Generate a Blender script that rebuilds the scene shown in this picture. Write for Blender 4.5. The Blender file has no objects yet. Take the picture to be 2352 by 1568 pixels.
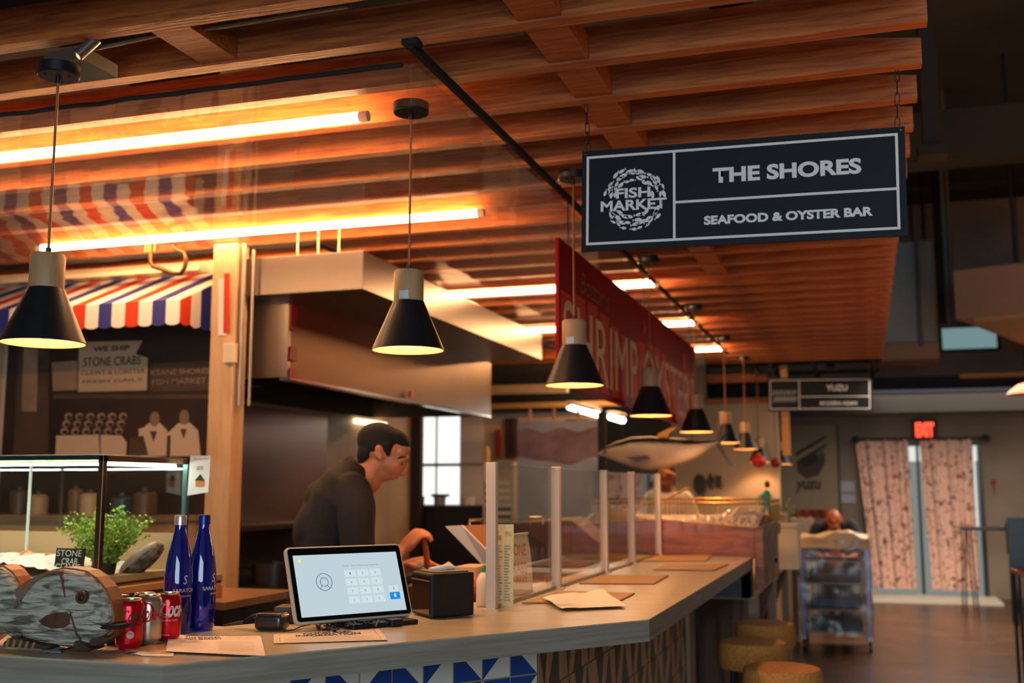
import bpy, bmesh, math, random
from mathutils import Vector as V, Matrix, noise
random.seed(7)
S = bpy.context.scene
COL = S.collection
PI = math.pi

# ------------------------------------------------------------------ camera
YAW, PITCH, FPX, H = .3106267, .1331731, 2511.74, 1.48
cd = bpy.data.cameras.new('camera'); cam = bpy.data.objects.new('camera', cd); COL.objects.link(cam)
cam.location = (0, 0, H); cam.rotation_euler = (PI/2 + PITCH, 0, YAW)
cd.sensor_width = 36; cd.lens = FPX/2352*36; cd.clip_end = 60; cd.clip_start = .05
cd.dof.use_dof = True; cd.dof.focus_distance = 3.05; cd.dof.aperture_fstop = 2.6
S.camera = cam
# ------------------------------------------------------------------ world and light
w = bpy.data.worlds.new('world'); S.world = w; w.use_nodes = True
w.node_tree.nodes['Background'].inputs[0].default_value = (.55, .72, .85, 1)
w.node_tree.nodes['Background'].inputs[1].default_value = .10
S.view_settings.view_transform = 'Standard'; S.view_settings.look = 'None'
S.view_settings.exposure = 1.05; S.view_settings.gamma = 1; S.view_settings.use_curve_mapping = False

def area(name, loc, rot, sx, sy, power, col):
    l = bpy.data.lights.new(name, 'AREA'); l.shape = 'RECTANGLE'; l.size = sx; l.size_y = sy; l.energy = power; l.color = col
    o = bpy.data.objects.new(name, l); COL.objects.link(o); o.location = loc; o.rotation_euler = rot; return o
# daylight entering by the front windows of the hall, behind the photographer
area('front_window_light', (1.0, -3.5, 2.0), (PI/2, 0, 0), 4.5, 2.4, 110, (.72, .88, 1.0))

# added fill lights without fixtures: right of the frame and over the far end
area('rafter_fill_light', (2.6, 4.5, .9), (PI, .45, 0), 1.6, 6.0, 190, (1.0, .42, .12))  # warm upward fill, added out of frame to brighten the rafter undersides
area('far_end_fill_light', (1.6, 13.0, 2.6), (0, 0, 0), 3, 3, 140, (1.0, .80, .62))  # fill added to brighten the back wall, curtains and floor
WARM = (1.0, .50, .17)
# ------------------------------------------------------------------ pixel <-> world helpers
_F = V((-math.sin(YAW)*math.cos(PITCH), math.cos(YAW)*math.cos(PITCH), math.sin(PITCH)))
_R = V((math.cos(YAW), math.sin(YAW), 0)); _U = _R.cross(_F); O = V((0, 0, H))
def ray(u, v): return _R*((u-1176)/FPX) - _U*((v-784)/FPX) + _F
def AZ(u, v, z): d = ray(u, v); return O + d*((z-H)/d.z)
def AY(u, v, y): d = ray(u, v); return O + d*(y/d.y)
def AX(u, v, x): d = ray(u, v); return O + d*(x/d.x)
def AD(u, v, s): return O + ray(u, v)*s

# ------------------------------------------------------------------ materials
def lin(h):
    if isinstance(h, str):
        c = [int(h[i:i+2], 16)/255 for i in (0, 2, 4)]
        return tuple((x/12.92 if x <= .04045 else ((x+.055)/1.055)**2.4) for x in c)
    return tuple(h)
MATS = {}
def mat(name, col, rough=.5, metal=0, var=0, vscale=8, col2=None, stretch=(1,1,1), bump=0, bscale=60, spec=.5, trans=0, emit=None, es=0, alpha=1, ior=1.45, dist=0, ramp=(.35,.65), coat=0):
    if name in MATS: return MATS[name]
    m = bpy.data.materials.new(name); m.use_nodes = True; nt = m.node_tree; N = nt.nodes; L = nt.links
    b = N['Principled BSDF']; c = lin(col)
    b.inputs['Base Color'].default_value = (*c, 1); b.inputs['Roughness'].default_value = rough
    b.inputs['Metallic'].default_value = metal; b.inputs['Specular IOR Level'].default_value = spec
    b.inputs['Transmission Weight'].default_value = trans; b.inputs['IOR'].default_value = ior; b.inputs['Alpha'].default_value = alpha
    b.inputs['Coat Weight'].default_value = coat
    if emit: b.inputs['Emission Color'].default_value = (*lin(emit), 1); b.inputs['Emission Strength'].default_value = es
    if col2 or var or bump:
        tc = N.new('ShaderNodeTexCoord'); mp = N.new('ShaderNodeMapping'); mp.inputs['Scale'].default_value = stretch
        L.new(tc.outputs['Object'], mp.inputs[0])
    if col2 or var:
        n = N.new('ShaderNodeTexNoise'); n.inputs['Scale'].default_value = vscale; n.inputs['Detail'].default_value = 6; n.inputs['Distortion'].default_value = dist
        L.new(mp.outputs[0], n.inputs[0])
        r = N.new('ShaderNodeValToRGB'); r.color_ramp.elements[0].position = ramp[0]; r.color_ramp.elements[1].position = ramp[1]
        c2 = lin(col2) if col2 else tuple(x*(1-var) for x in c)
        r.color_ramp.elements[0].color = (*c2, 1); r.color_ramp.elements[1].color = (*c, 1)
        L.new(n.outputs['Fac'], r.inputs[0]); L.new(r.outputs[0], b.inputs['Base Color'])
    if bump:
        n2 = N.new('ShaderNodeTexNoise'); n2.inputs['Scale'].default_value = bscale; n2.inputs['Detail'].default_value = 4
        L.new(mp.outputs[0], n2.inputs[0]); bp = N.new('ShaderNodeBump'); bp.inputs['Strength'].default_value = bump; bp.inputs['Distance'].default_value = .01
        L.new(n2.outputs['Fac'], bp.inputs['Height']); L.new(bp.outputs[0], b.inputs['Normal'])
    MATS[name] = m; return m
def emis(name, col, s):
    if name in MATS: return MATS[name]
    m = bpy.data.materials.new(name); m.use_nodes = True; N = m.node_tree.nodes; N.clear()
    e = N.new('ShaderNodeEmission'); e.inputs[0].default_value = (*lin(col), 1); e.inputs[1].default_value = s
    o = N.new('ShaderNodeOutputMaterial'); m.node_tree.links.new(e.outputs[0], o.inputs[0]); MATS[name] = m; return m
def clear(name, tint=(1,1,1), haze=0, wav=0, ior=1.5, rough=.0, hazecol=(.8,.7,.6)):
    # thin clear sheet: Fresnel reflection over straight-through transparency
    m = bpy.data.materials.new(name); m.use_nodes = True; nt = m.node_tree; N = nt.nodes; L = nt.links; N.clear()
    t = N.new('ShaderNodeBsdfTransparent'); t.inputs[0].default_value = (*tint, 1)
    g = N.new('ShaderNodeBsdfGlossy'); g.inputs['Roughness'].default_value = rough
    f = N.new('ShaderNodeFresnel'); gm = N.new('ShaderNodeNewGeometry'); mr = N.new('ShaderNodeMapRange'); mr.inputs['To Min'].default_value = ior; mr.inputs['To Max'].default_value = 1/ior
    L.new(gm.outputs['Backfacing'], mr.inputs['Value']); L.new(mr.outputs[0], f.inputs[0])
    mx = N.new('ShaderNodeMixShader'); L.new(f.outputs[0], mx.inputs[0]); L.new(t.outputs[0], mx.inputs[1]); L.new(g.outputs[0], mx.inputs[2])
    out = N.new('ShaderNodeOutputMaterial'); last = mx
    if haze:
        d = N.new('ShaderNodeBsdfDiffuse'); d.inputs[0].default_value = (*hazecol, 1)
        m2 = N.new('ShaderNodeMixShader'); m2.inputs[0].default_value = haze; L.new(mx.outputs[0], m2.inputs[1]); L.new(d.outputs[0], m2.inputs[2]); last = m2
    if wav:
        tc = N.new('ShaderNodeTexCoord'); n = N.new('ShaderNodeTexNoise'); n.inputs['Scale'].default_value = 1.3; n.inputs['Detail'].default_value = 2; n.inputs['Distortion'].default_value = .8
        b = N.new('ShaderNodeBump'); b.inputs['Strength'].default_value = wav; b.inputs['Distance'].default_value = .05
        L.new(tc.outputs['Object'], n.inputs[0]); L.new(n.outputs['Fac'], b.inputs['Height']); L.new(b.outputs[0], g.inputs['Normal'])
    L.new(last.outputs[0], out.inputs[0]); MATS[name] = m; return m

WOODO = mat('cedar', 'bd6a2e', .6, col2='8a4420', vscale=3, stretch=(1,14,14), dist=1.5, bump=.15, bscale=8)
CTOP = mat('counter_laminate', 'b8a890', .28, col2='a89880', vscale=2.5, stretch=(1,12,1), bump=.03, bscale=30)
CEDGE = mat('counter_edge', '938a7e', .5, col2='807769', vscale=3, stretch=(1,1,30))
BLACK = mat('black_metal', '15151a', .35, spec=.6)
BLACKP = mat('black_plastic', '18181b', .4)
DARK = mat('dark_paint', '141414', .8)
STEEL = mat('stainless', 'b9b2ab', .22, metal=1, bump=.06, bscale=3, stretch=(8,8,1))
STEELB = mat('brushed_steel', 'a09a94', .32, metal=1, bump=.05, bscale=5, stretch=(1,1,6))
CREAM = mat('cream_paint', 'dccfb8', .5)
BEECH = mat('beech', 'b98f66', .5, col2='a87d55', vscale=6, stretch=(6,6,1))
WHITE = mat('white_paint', 'd9d5cf', .5)
PAPER = mat('paper', 'e0d6c8', .7)
INK = mat('ink', '2a2320', .7)
INKL = mat('grey_ink', '8a7d70', .7)
REDINK = mat('red_ink', 'c05038', .7)
NAVY = mat('sign_navy', '080d16', .6, spec=.3)
SIGNW = mat('sign_white', 'dcdbd6', .5)
CLEAR = clear('clear_glass', (.97, .99, .98))
SHEET = clear('plastic_sheet', (.93, .92, .9), haze=.17, wav=.16, hazecol=(.78,.55,.38), ior=1.68, rough=.03)

# ------------------------------------------------------------------ mesh builder
def ortho(d):
    d = d.normalized(); a = V((0,0,1)) if abs(d.z) < .9 else V((1,0,0))
    x = d.cross(a).normalized(); return x, d.cross(x).normalized()
class MB:
    def __init__(s): s.v = []; s.f = []; s.m = []; s.mi = 0
    def add(s, vs, fs):
        n = len(s.v); s.v += [V(p) for p in vs]; s.f += [tuple(i+n for i in f) for f in fs]; s.m += [s.mi]*len(fs); return s
    def box(s, a, b):
        x0,y0,z0 = [min(a[i], b[i]) for i in range(3)]; x1,y1,z1 = [max(a[i], b[i]) for i in range(3)]
        return s.add([(x0,y0,z0),(x1,y0,z0),(x1,y1,z0),(x0,y1,z0),(x0,y0,z1),(x1,y0,z1),(x1,y1,z1),(x0,y1,z1)],
            [(0,3,2,1),(4,5,6,7),(0,1,5,4),(1,2,6,5),(2,3,7,6),(3,0,4,7)])
    def obox(s, c, ax, ay, az):   # centre and half-axis vectors
        c = V(c); ax, ay, az = V(ax), V(ay), V(az)
        p = [c+ax*i+ay*j+az*k for k in (-1,1) for j in (-1,1) for i in (-1,1)]
        return s.add(p, [(0,2,3,1),(4,5,7,6),(0,1,5,4),(1,3,7,5),(3,2,6,7),(2,0,4,6)])
    def bar(s, p, q, w, h, up=(0,0,1)):
        p, q = V(p), V(q); d = q-p; r = d.cross(V(up)).normalized(); u = r.cross(d).normalized()
        return s.obox((p+q)/2, d/2, r*w/2, u*h/2)
    def prism(s, pts, ext):
        pts = [V(p) for p in pts]; n = len(pts); e = V(ext)
        return s.add(pts+[p+e for p in pts], [tuple(range(n))[::-1], tuple(range(n, 2*n))]+[(i,(i+1)%n,(i+1)%n+n,i+n) for i in range(n)])
    def cyl(s, p, q, r0, r1=None, n=20, caps=True):
        p, q = V(p), V(q); r1 = r0 if r1 is None else r1; x, y = ortho(q-p)
        vs = []
        for c, r in ((p, r0), (q, r1)):
            for i in range(n):
                a = 2*PI*i/n; vs.append(c+x*r*math.cos(a)+y*r*math.sin(a))
        fs = [(i,(i+1)%n,(i+1)%n+n,i+n) for i in range(n)]
        if caps: fs += [tuple(range(n))[::-1], tuple(range(n,2*n))]
        return s.add(vs, fs)
    def lathe(s, prof, o, n=32, axis=None):
        o = V(o); vs = []; fs = []; m = len(prof)
        for i in range(n):
            a = 2*PI*i/n
            for r, z in prof: vs.append(o+V((r*math.cos(a), r*math.sin(a), z)))
        for i in range(n):
            j = (i+1) % n
            for k in range(m-1): fs.append((i*m+k, j*m+k, j*m+k+1, i*m+k+1))
        return s.add(vs, fs)
    def tube(s, pts, r, n=8):
        pts = [V(p) for p in pts]; rs = r if isinstance(r, (list, tuple)) else [r]*len(pts); vs = []; fs = []
        px = None
        for i, p in enumerate(pts):
            d = (pts[min(i+1, len(pts)-1)]-pts[max(i-1, 0)]).normalized()
            x = ortho(d)[0] if px is None else (px - d*px.dot(d)).normalized()
            px = x; y = d.cross(x)
            for k in range(n):
                a = 2*PI*k/n; vs.append(p+x*rs[i]*math.cos(a)+y*rs[i]*math.sin(a))
        for i in range(len(pts)-1):
            for k in range(n): fs.append((i*n+k, i*n+(k+1)%n, (i+1)*n+(k+1)%n, (i+1)*n+k))
        fs += [tuple(range(n))[::-1], tuple(range((len(pts)-1)*n, len(pts)*n))]
        return s.add(vs, fs)
    def sph(s, c, r, n=16, m=10, rot=None):
        c = V(c); r = V((r,r,r)) if not hasattr(r, '__len__') else V(r); vs = []; fs = []
        for j in range(m+1):
            t = PI*j/m
            for i in range(n):
                a = 2*PI*i/n; p = V((r.x*math.sin(t)*math.cos(a), r.y*math.sin(t)*math.sin(a), r.z*math.cos(t)))
                if rot: p = rot @ p
                vs.append(c+p)
        for j in range(m):
            for i in range(n): fs.append((j*n+i, (j+1)*n+i, (j+1)*n+(i+1)%n, j*n+(i+1)%n))
        return s.add(vs, fs)
    def build(s, name, material, parent=None, smooth=False, bevel=0, seg=2, **kw):
        me = bpy.data.meshes.new(name); me.from_pydata(s.v, [], s.f)
        multi = isinstance(material, list)
        if multi: me.polygons.foreach_set('material_index', s.m)
        bm = bmesh.new(); bm.from_mesh(me)
        if not multi:
            bmesh.ops.remove_doubles(bm, verts=bm.verts, dist=1e-6); bmesh.ops.dissolve_degenerate(bm, edges=bm.edges, dist=1e-7)
        bmesh.ops.recalc_face_normals(bm, faces=bm.faces)
        bm.to_mesh(me); bm.free()
        ms = material if isinstance(material, list) else [material]
        for m in ms: me.materials.append(m)
        o = bpy.data.objects.new(name, me); COL.objects.link(o)
        if parent:
            o.parent = parent; o.matrix_parent_inverse = WM(parent).inverted()
        else:   # origin at the base of the thing
            xs = [v.co for v in me.vertices]
            if xs:
                c = V(((min(p.x for p in xs)+max(p.x for p in xs))/2, (min(p.y for p in xs)+max(p.y for p in xs))/2, min(p.z for p in xs)))
                me.transform(Matrix.Translation(-c)); o.location = c
        if bevel:
            b = o.modifiers.new('bevel', 'BEVEL'); b.width = bevel; b.segments = seg; b.limit_method = 'ANGLE'; b.angle_limit = .6
        if smooth:
            for p in me.polygons: p.use_smooth = True
            if not bevel or smooth == 'edge':
                me.set_sharp_from_angle(angle=.7)
        for k, x in kw.items(): o[k] = x
        return o
def WM(o):
    m = Matrix.LocRotScale(o.location, o.rotation_euler, o.scale)
    return (WM(o.parent) @ o.matrix_parent_inverse @ m) if o.parent else m
def thing(name, label, cat, loc, group=None):
    o = bpy.data.objects.new(name, None); COL.objects.link(o); o.empty_display_size = .05; o.location = loc
    o['label'] = label; o['category'] = cat
    if group: o['group'] = group
    return o
def tag(o, label, cat, group=None, kind=None):
    o['label'] = label; o['category'] = cat
    if group: o['group'] = group
    if kind: o['kind'] = kind
    return o
def struct(o): o['kind'] = 'structure'; return o
def kids(o): return [c for c in bpy.data.objects if c.parent == o]
def dup(o, loc=None, rz=None, label=None, parent=None):
    c = o.copy(); COL.objects.link(c)
    if parent is not None: c.parent = parent
    for k in kids(o): dup(k, parent=c)
    if loc is not None: c.location = loc
    if rz is not None: c.rotation_euler.z = rz
    if label: c['label'] = label
    return c
def textmesh(txt, offset=0, shear=0):
    cu = bpy.data.curves.new('t', 'FONT'); cu.body = txt; cu.size = 1; cu.offset = offset; cu.shear = shear; cu.align_x = 'LEFT'; cu.space_line = .85
    cu.resolution_u = 4; cu.fill_mode = 'BOTH'
    o = bpy.data.objects.new('t', cu); COL.objects.link(o)
    dg = bpy.context.evaluated_depsgraph_get(); me = bpy.data.meshes.new_from_object(o.evaluated_get(dg))
    bpy.data.objects.remove(o); bpy.data.curves.remove(cu); return me
def text(txt, o, r, u, w, h, material, parent, name='lettering', offset=0, shear=0, lift=.0012, fn=None, label=None):
    # lettering fitted to a w x h box whose lower left corner is o, reading along r, up along u
    me = textmesh(txt, offset, shear); r, u = V(r).normalized(), V(u).normalized(); n = r.cross(u)
    xs = [v.co.x for v in me.vertices]; ys = [v.co.y for v in me.vertices]
    x0, x1, y0, y1 = min(xs), max(xs), min(ys), max(ys)
    for v in me.vertices:
        a = (v.co.x-x0)/(x1-x0)*w; b = (v.co.y-y0)/(y1-y0)*h
        v.co = fn(a, b) if fn else V(o)+r*a+u*b+n*lift
    me.materials.clear(); me.materials.append(material); me.name = name
    ob = bpy.data.objects.new(name, me); COL.objects.link(ob); ob.parent = parent; ob.matrix_parent_inverse = WM(parent).inverted()
    if label: ob['label'] = label
    return ob
class Plane:   # a flat local drawing surface: P(a,b) -> point, lifted along its normal
    def __init__(s, o, r, u): s.o = V(o); s.r = V(r).normalized(); s.u = (V(u)-s.r*V(u).dot(s.r)).normalized(); s.n = s.r.cross(s.u)
    def __call__(s, a, b, l=0): return s.o+s.r*a+s.u*b+s.n*l
    def hit(s, u, v):
        d = ray(u, v); p = O+d*((s.o-O).dot(s.n)/d.dot(s.n))-s.o; return p.dot(s.r), p.dot(s.u)
    def poly(s, mb, pts, l=.001, t=.0005):
        return mb.prism([s(a, b, l) for a, b in pts], s.n*t)
    def rect(s, mb, a0, b0, a1, b1, l=.001, t=.0005): return s.poly(mb, [(a0,b0),(a1,b0),(a1,b1),(a0,b1)], l, t)
    def pix(s, mb, pts, l=.001, t=.0005): return s.poly(mb, [s.hit(*p) for p in pts], l, t)

# ================================================================== SETTING
FLOOR = mat('floor_boards', '6a4a34', .30, col2='2a1c14', vscale=2.2, stretch=(.9,9,1), dist=.6, ramp=(.3,.7))
struct(MB().box((-7,-4,-.1),(6,17,0)).build('floor', FLOOR))
CEIL = mat('ceiling_dark', '26282a', .9, col2='17181a', vscale=.6)
struct(MB().box((-7,-4,5.5),(6,17,5.6)).build('ceiling', CEIL))
WALLM = mat('wall_beige', '8f8273', .8, col2='7c7063', vscale=1.5)
yW = 16.3
m = MB(); m.box((-7,yW,0),(-.05,yW+.15,5.5)).box((1.52,yW,0),(6,yW+.15,5.5)).box((-.05,yW,2.1),(1.52,yW+.15,5.5))
struct(m.build('wall_back', WALLM))
struct(MB().box((5.5,-4,0),(5.6,17,5.5)).build('wall_right', mat('wall_grey', '4a4a48', .9)))
struct(MB().box((-7,-4,0),(-6.9,17,5.5)).build('wall_left', mat('wall_tan', '9a8468', .9)))
struct(MB().box((-6.9,5.5,0),(-3.58,5.6,2.815)).build('wall_mural', mat('wall_cream', 'c9b294', .7)))
# kitchen side wall: stainless sheet first, then white plastic panel
FRP = mat('wall_panel_beige', 'b09a7e', .5, col2='9c876d', vscale=2)
struct(MB().box((-4.1,5.6,0),(-4.0,9.4,2.815)).build('wall_kitchen', FRP))
m = MB(); m.box((-6.9,11.5,0),(-4.86,11.6,2.32)).box((-4.02,11.5,0),(-2.72,11.6,2.3)).box((-4.86,11.5,0),(-4.02,11.6,1.2))
struct(m.build('wall_pass', mat('wall_pass_tan', 'b8a184', .7)))
# glazed door at the end of the hall
d = MB(); d.box((-.05,yW+.02,0),(.0,yW+.1,2.1)).box((1.47,yW-.03,0),(1.52,yW+.1,2.1)).box((-.05,yW+.02,2.06),(1.52,yW+.1,2.1)).box((.68,yW+.04,0),(.72,yW+.08,2.06))
door = struct(d.build('door_1', BLACK))
DGLASS = emis('door_daylight', (.42,.45,.40), .26)
MB().box((.0,yW+.09,0),(1.47,yW+.12,1.84)).build('glass_pane', DGLASS, door)
MB().box((.0,yW+.09,1.85),(1.47,yW+.12,2.06)).build('transom_pane', emis('transom_daylight', (.85,.88,.8), .45), door)
MB().box((1.36,yW+.07,.95),(1.44,yW+.085,2.0)).build('side_pane', emis('side_daylight', (.85,.9,.85), .5), door)
struct(MB().box((-.05,yW-.9,0),(1.6,yW-.02,.035)).build('trim_1', mat('threshold', 'eee8d8', .5)))
# upper clerestory window, high on the end wall
p0, p1 = AY(2163,755,yW-.02), AY(2290,798,yW-.02)
wn = struct(MB().box((p0.x-.05,yW-.03,p1.z-.05),(p1.x+.05,yW-.01,p0.z+.08)).build('window_1', BLACK))
MB().box((p0.x,yW-.04,p1.z),(p1.x,yW-.03,p0.z)).build('pane', emis('sky_pane', (.25,.40,.42), .32), wn)
# pass-through window in the kitchen end wall: bright daylight with pale frame
wn = struct(MB().box((-4.86,11.5,2.28),(-4.02,11.6,2.36)).box((-4.86,11.5,1.16),(-4.02,11.62,1.22)).box((-4.30,11.49,1.2),(-4.02,11.6,2.3)).build('window_2', mat('window_frame_white', 'd8cbb8', .6)))
MB().box((-4.86,11.62,1.2),(-4.2,11.64,2.32)).build('pane', emis('kitchen_daylight', (.93,.97,.94), .62), wn)
MB().box((-4.62,11.56,1.2),(-4.60,11.58,2.3)).box((-4.86,11.56,1.72),(-4.3,11.58,1.74)).build('glazing_bar', mat('window_bar', 'b9beb5', .6), wn)

# ------------------------------------------------------------------ rafters
def rafter(y, name='cedar_rafter'):
    L0, L1, z0, t, h = -6.6 if y > 5.65 else -6.6, .224, 2.82, .055, .118
    m = MB(); pts = [(L0,y,z0),(L1,y,z0),(L1,y,z0+.082),(L1-.30,y,z0+h),(L0,y,z0+h)]
    m.prism(pts, (0,t,0)); o = m.build(name, WOODO); o.location.z = z0; return o
near = {0: 'orange cedar rafter at the top left edge of the picture, in front of the others',
 1: 'cedar rafter running just in front of the left pendant ceiling canopy', 2: 'cedar rafter directly along the front edge of the clear plastic ceiling sheet',
 3: 'cedar rafter whose knotty right end is cut off square at the top right', 4: 'cedar rafter with a tapered right end just in front of the hanging sign chains',
 5: 'cedar rafter whose tapered right end shows just behind the sign chains', 6: 'cedar rafter just above the top edge of the fish market sign'}
ys = [2.23+.3335*i for i in range(30)]
for i, y in enumerate(ys):
    o = rafter(y)
    tag(o, near.get(i, 'parallel orange cedar rafter receding beyond the hanging fish market sign'), 'rafter', 'cedar ceiling rafters')
# blocking between the rafters
for i in range(0, 14):
    for bx in (-1.911, -.845):
        if i < 1 or (bx < -1 and i > 1): continue
        y = ys[i]
        if bx < -1: y = ys[1]+.002
        o = MB().prism([(bx-.065,y+.056,2.828),(bx+.065,y+.056,2.828),(bx+.065,y+.056,2.90),(bx-.065,y+.056,2.90)], (0,.276,0)).build('wood_block', WOODO)
        tag(o, 'short cedar block between rafters above the left pendant' if bx < -1 else ('short cedar block between the nearest rafters at top centre' if i == 2 else 'short cedar block nailed between two rafters near the sign'), 'block', 'cedar blocks between rafters')
# metal channel along the sheet edge and clear sheet
tag(MB().box((-1.262,2.90,2.790),(-1.244,10.9,2.815)).box((-1.275,2.885,2.80),(-1.225,2.93,2.818)).build('edge_channel', DARK), 'black metal channel holding the right edge of the clear ceiling sheet', 'channel')
def wav_sheet(x0,x1,y0,y1,nx,ny,z,mb):
    vs = []; fs = []
    for j in range(ny+1):
        for i in range(nx+1):
            x = x0+(x1-x0)*i/nx; y = y0+(y1-y0)*j/ny
            vs.append((x,y,z+.004*noise.noise(V((x*1.1,y*1.1,3)))))
    for j in range(ny):
        for i in range(nx): a = j*(nx+1)+i; fs.append((a,a+1,a+nx+2,a+nx+1))
    mb.add(vs, fs)
m = MB(); wav_sheet(-6.2,-1.26,2.95,5.05,60,26,2.762,m); wav_sheet(-2.70,-1.26,5.05,10.9,20,60,2.762,m)
o = tag(m.build('ceiling_sheet', SHEET, smooth=True), 'large clear plastic sheet stretched under the rafters over the kitchen', 'sheet')
m = MB()
m.tube([(-6.2+i*.1, 5.05, 2.755+.012*noise.noise(V((i*.7,0,0)))) for i in range(36)], .014, 6)
m.tube([(-2.70, 5.05+i*.1, 2.755+.012*noise.noise(V((i*.7,5,0)))) for i in range(50)], .014, 6)
m.tube([(-6.2+i*.1, 2.95, 2.765+.01*noise.noise(V((i*.7,9,0)))) for i in range(50)], .008, 6)
m.build('rolled_edge', DARK, o, label='dark uneven rolled edge of the sheet')
# flexible conduit clipped to the rafter
tag(MB().tube([AY(175,118,2.70), AY(260,102,2.70), AY(380,76,2.71), AY(500,62,2.71), AY(600,46,2.71), AY(800,14,2.71)], .008).build('flexible_conduit', mat('galvanised','8c8880',.35,metal=.8,bump=.5,bscale=300)), 'silver flexible conduit running along the near rafter to the left pendant', 'conduit')

# ------------------------------------------------------------------ fluorescent tubes
TUBE = emis('tube_light', (1.0, .53, .23), 66)
def tube_light(x0, x1, y, label, z=2.797, name='tube_light'):
    t = thing(name, label, 'light', ((x0+x1)/2, y, z), 'warm tube lights over the kitchen')
    MB().cyl((x0+.03,y,z),(x1-.03,y,z),.019,n=12).build('diffuser_tube', TUBE, t, smooth=True)
    MB().cyl((x0,y,z),(x0+.035,y,z),.02,n=12).build('end_cap', WHITE, t); MB().cyl((x1-.035,y,z),(x1,y,z),.02,n=12).build('end_cap', WHITE, t)
    return t
tube_light(-4.05, -1.64, 3.43, 'long glowing tube light nearest the camera, crossing behind the left pendant cord')
tube_light(-4.33, -1.70, 4.86, 'long glowing tube light just above the striped awning and hood')
tube_light(-2.80, -1.225, 6.95, 'shorter tube light passing behind the red banner above its left end')
tube_light(-2.80, -1.23, 8.74, 'tube light beyond the red banner, second from the far end')
tube_light(-2.80, -1.23, 10.46, 'farthest small tube light over the bar end')
# cool tubes deep in the back room
for i, (a, b, lab) in enumerate([((1308,934),(1374,952),'white tube light slanting under the dark back ceiling below the third pendant'), ((1402,957),(1430,965),'small white tube light behind the fourth pendant shade')]):
    p, q = AY(*a, 11.0), AY(*b, 11.0-.9*(i+0)); q = AY(*b, 10.2)
    t = thing('tube_light', lab, 'light', (p+q)/2)
    MB().cyl(p, q, .03).build('diffuser_tube', emis('cool_tube', (1,1,.9), 5), t, smooth=True)
    MB().bar(p+V((0,0,.05)), q+V((0,0,.05)), .08, .03).build('housing', WHITE, t)

# ------------------------------------------------------------------ counter
zc = 1.08
C0, C1, C2 = V((-3.2,2.207,0)), V((-1.546,2.207,0)), V((-.652,3.41,0))
dB = (C2-C1).normalized(); nB = V((-dB.y, dB.x, 0))
I1 = V((-1.80,2.86,0)); I0 = V((-3.2,2.86,0))
top = [C0, C1, C2, V((-.648,6.63,0)), V((-1.32,6.63,0)), V((-1.32,3.75,0)), I1, I0]
cnt = thing('bar_counter', 'long angled bar counter with grey-brown laminate top carrying the tablet, bottles and placemats', 'counter', (-1.2,3.5,0))
def poly_top(pts, z0, z1): return MB().prism([(p.x,p.y,z0) for p in pts], (0,0,z1-z0))
poly_top(top, zc-.004, zc).build('countertop', CTOP, cnt)
poly_top([p for p in top], zc-.066, zc-.004).build('counter_edge', CEDGE, cnt, label='thick grey layered front edge')
base = [V((-3.2,2.45,0)), V((-1.70,2.45,0)), V((-1.012,3.40,0)), V((-1.012,6.55,0)), V((-1.27,6.55,0)), V((-1.27,3.78,0)), V((-1.85,2.8,0)), V((-3.2,2.8,0))]
MB().prism([(p.x,p.y,0) for p in base], (0,0,zc-.067)).build('cabinet_base', mat('base_tan','6a4c34',.7), cnt)
# support beam and outer corner post under the overhang
m = MB(); m.box((-.70,6.45,.86),(-.65,6.62,1.012)).box((-1.01,6.45,.86),(-.65,6.50,1.012))
m.build('overhang_bracket', mat('slate_paint','3b4146',.6), cnt)
# tiles: blue and white on the angled face, tan and black on the bar side
BLUE = mat('tile_blue','1f3f7a',.3); TW = mat('tile_white','c9c0b2',.3); GROUT = mat('grout','8b7c68',.8)
def tile_face(a, b, z0, z1, tw, th, mats, name, kind, parent, skew=0):
    a, b = V(a), V(b); d = (b-a); L = d.length; d.normalize(); n = V((d.y, -d.x, 0)); m = MB(); r = random.Random(3)
    m.mi = 2; m.prism([a+n*.001+V((0,0,z0)), b+n*.001+V((0,0,z0)), b+n*.001+V((0,0,z1)), a+n*.001+V((0,0,z1))], n*.004)
    nx = int(L/tw)+1; nz = int((z1-z0)/th)+1
    for i in range(nx):
        for k in range(nz):
            x0 = L-(i+1)*tw; x1 = L-i*tw; zz1 = z1-k*th; zz0 = zz1-th
            if x0 < 0: x0 = 0
            if x1-x0 < .02 : continue
            g = .0025; x0 += g; x1 -= g; zz0 = max(z0, zz0)+g; zz1 -= g
            def P(x, z): return a+d*x+n*.0052+V((0,0,z))
            if kind == 'quad':
                q = [P(x0,zz0),P(x1,zz0),P(x1,zz1),P(x0,zz1)]; fl = (i+k) % 2
                if r.random() < .18: fl = 1-fl
                t1, t2 = ([0,1,2],[0,2,3]) if fl else ([0,1,3],[1,2,3])
                c = (r.random() < .3) ^ (k % 2 == 0)
                m.mi = 0 if c else 1; m.prism([q[j] for j in t1], n*.002)
                m.mi = 1 if c else 0; m.prism([q[j] for j in t2], n*.002)
            else:
                for j in range(2):
                    sl = skew*(i % 2); xm = (x0+x1)/2; h0 = zz0; h1 = zz1
                    up = (i+k+j) % 2
                    if j == 0:
                        m.mi = 1; m.prism([P(x0,h0),P(x1,h0),P(x1,h1),P(x0,h1)], n*.001)
                    else:
                        m.mi = 0; o_ = n*.0012; e = (x1-x0)*(r.random()*.3)
                        tri = [P(x0,h0),P(x1-e,h0),P(xm+ (r.random()-.5)*(x1-x0)*.6,h1)] if up else [P(x0+e,h1),P(x1,h1),P(xm+(r.random()-.5)*(x1-x0)*.6,h0)]
                        m.prism([t+o_ for t in tri], n*.001)
    return m.build(name, mats, parent)
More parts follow.
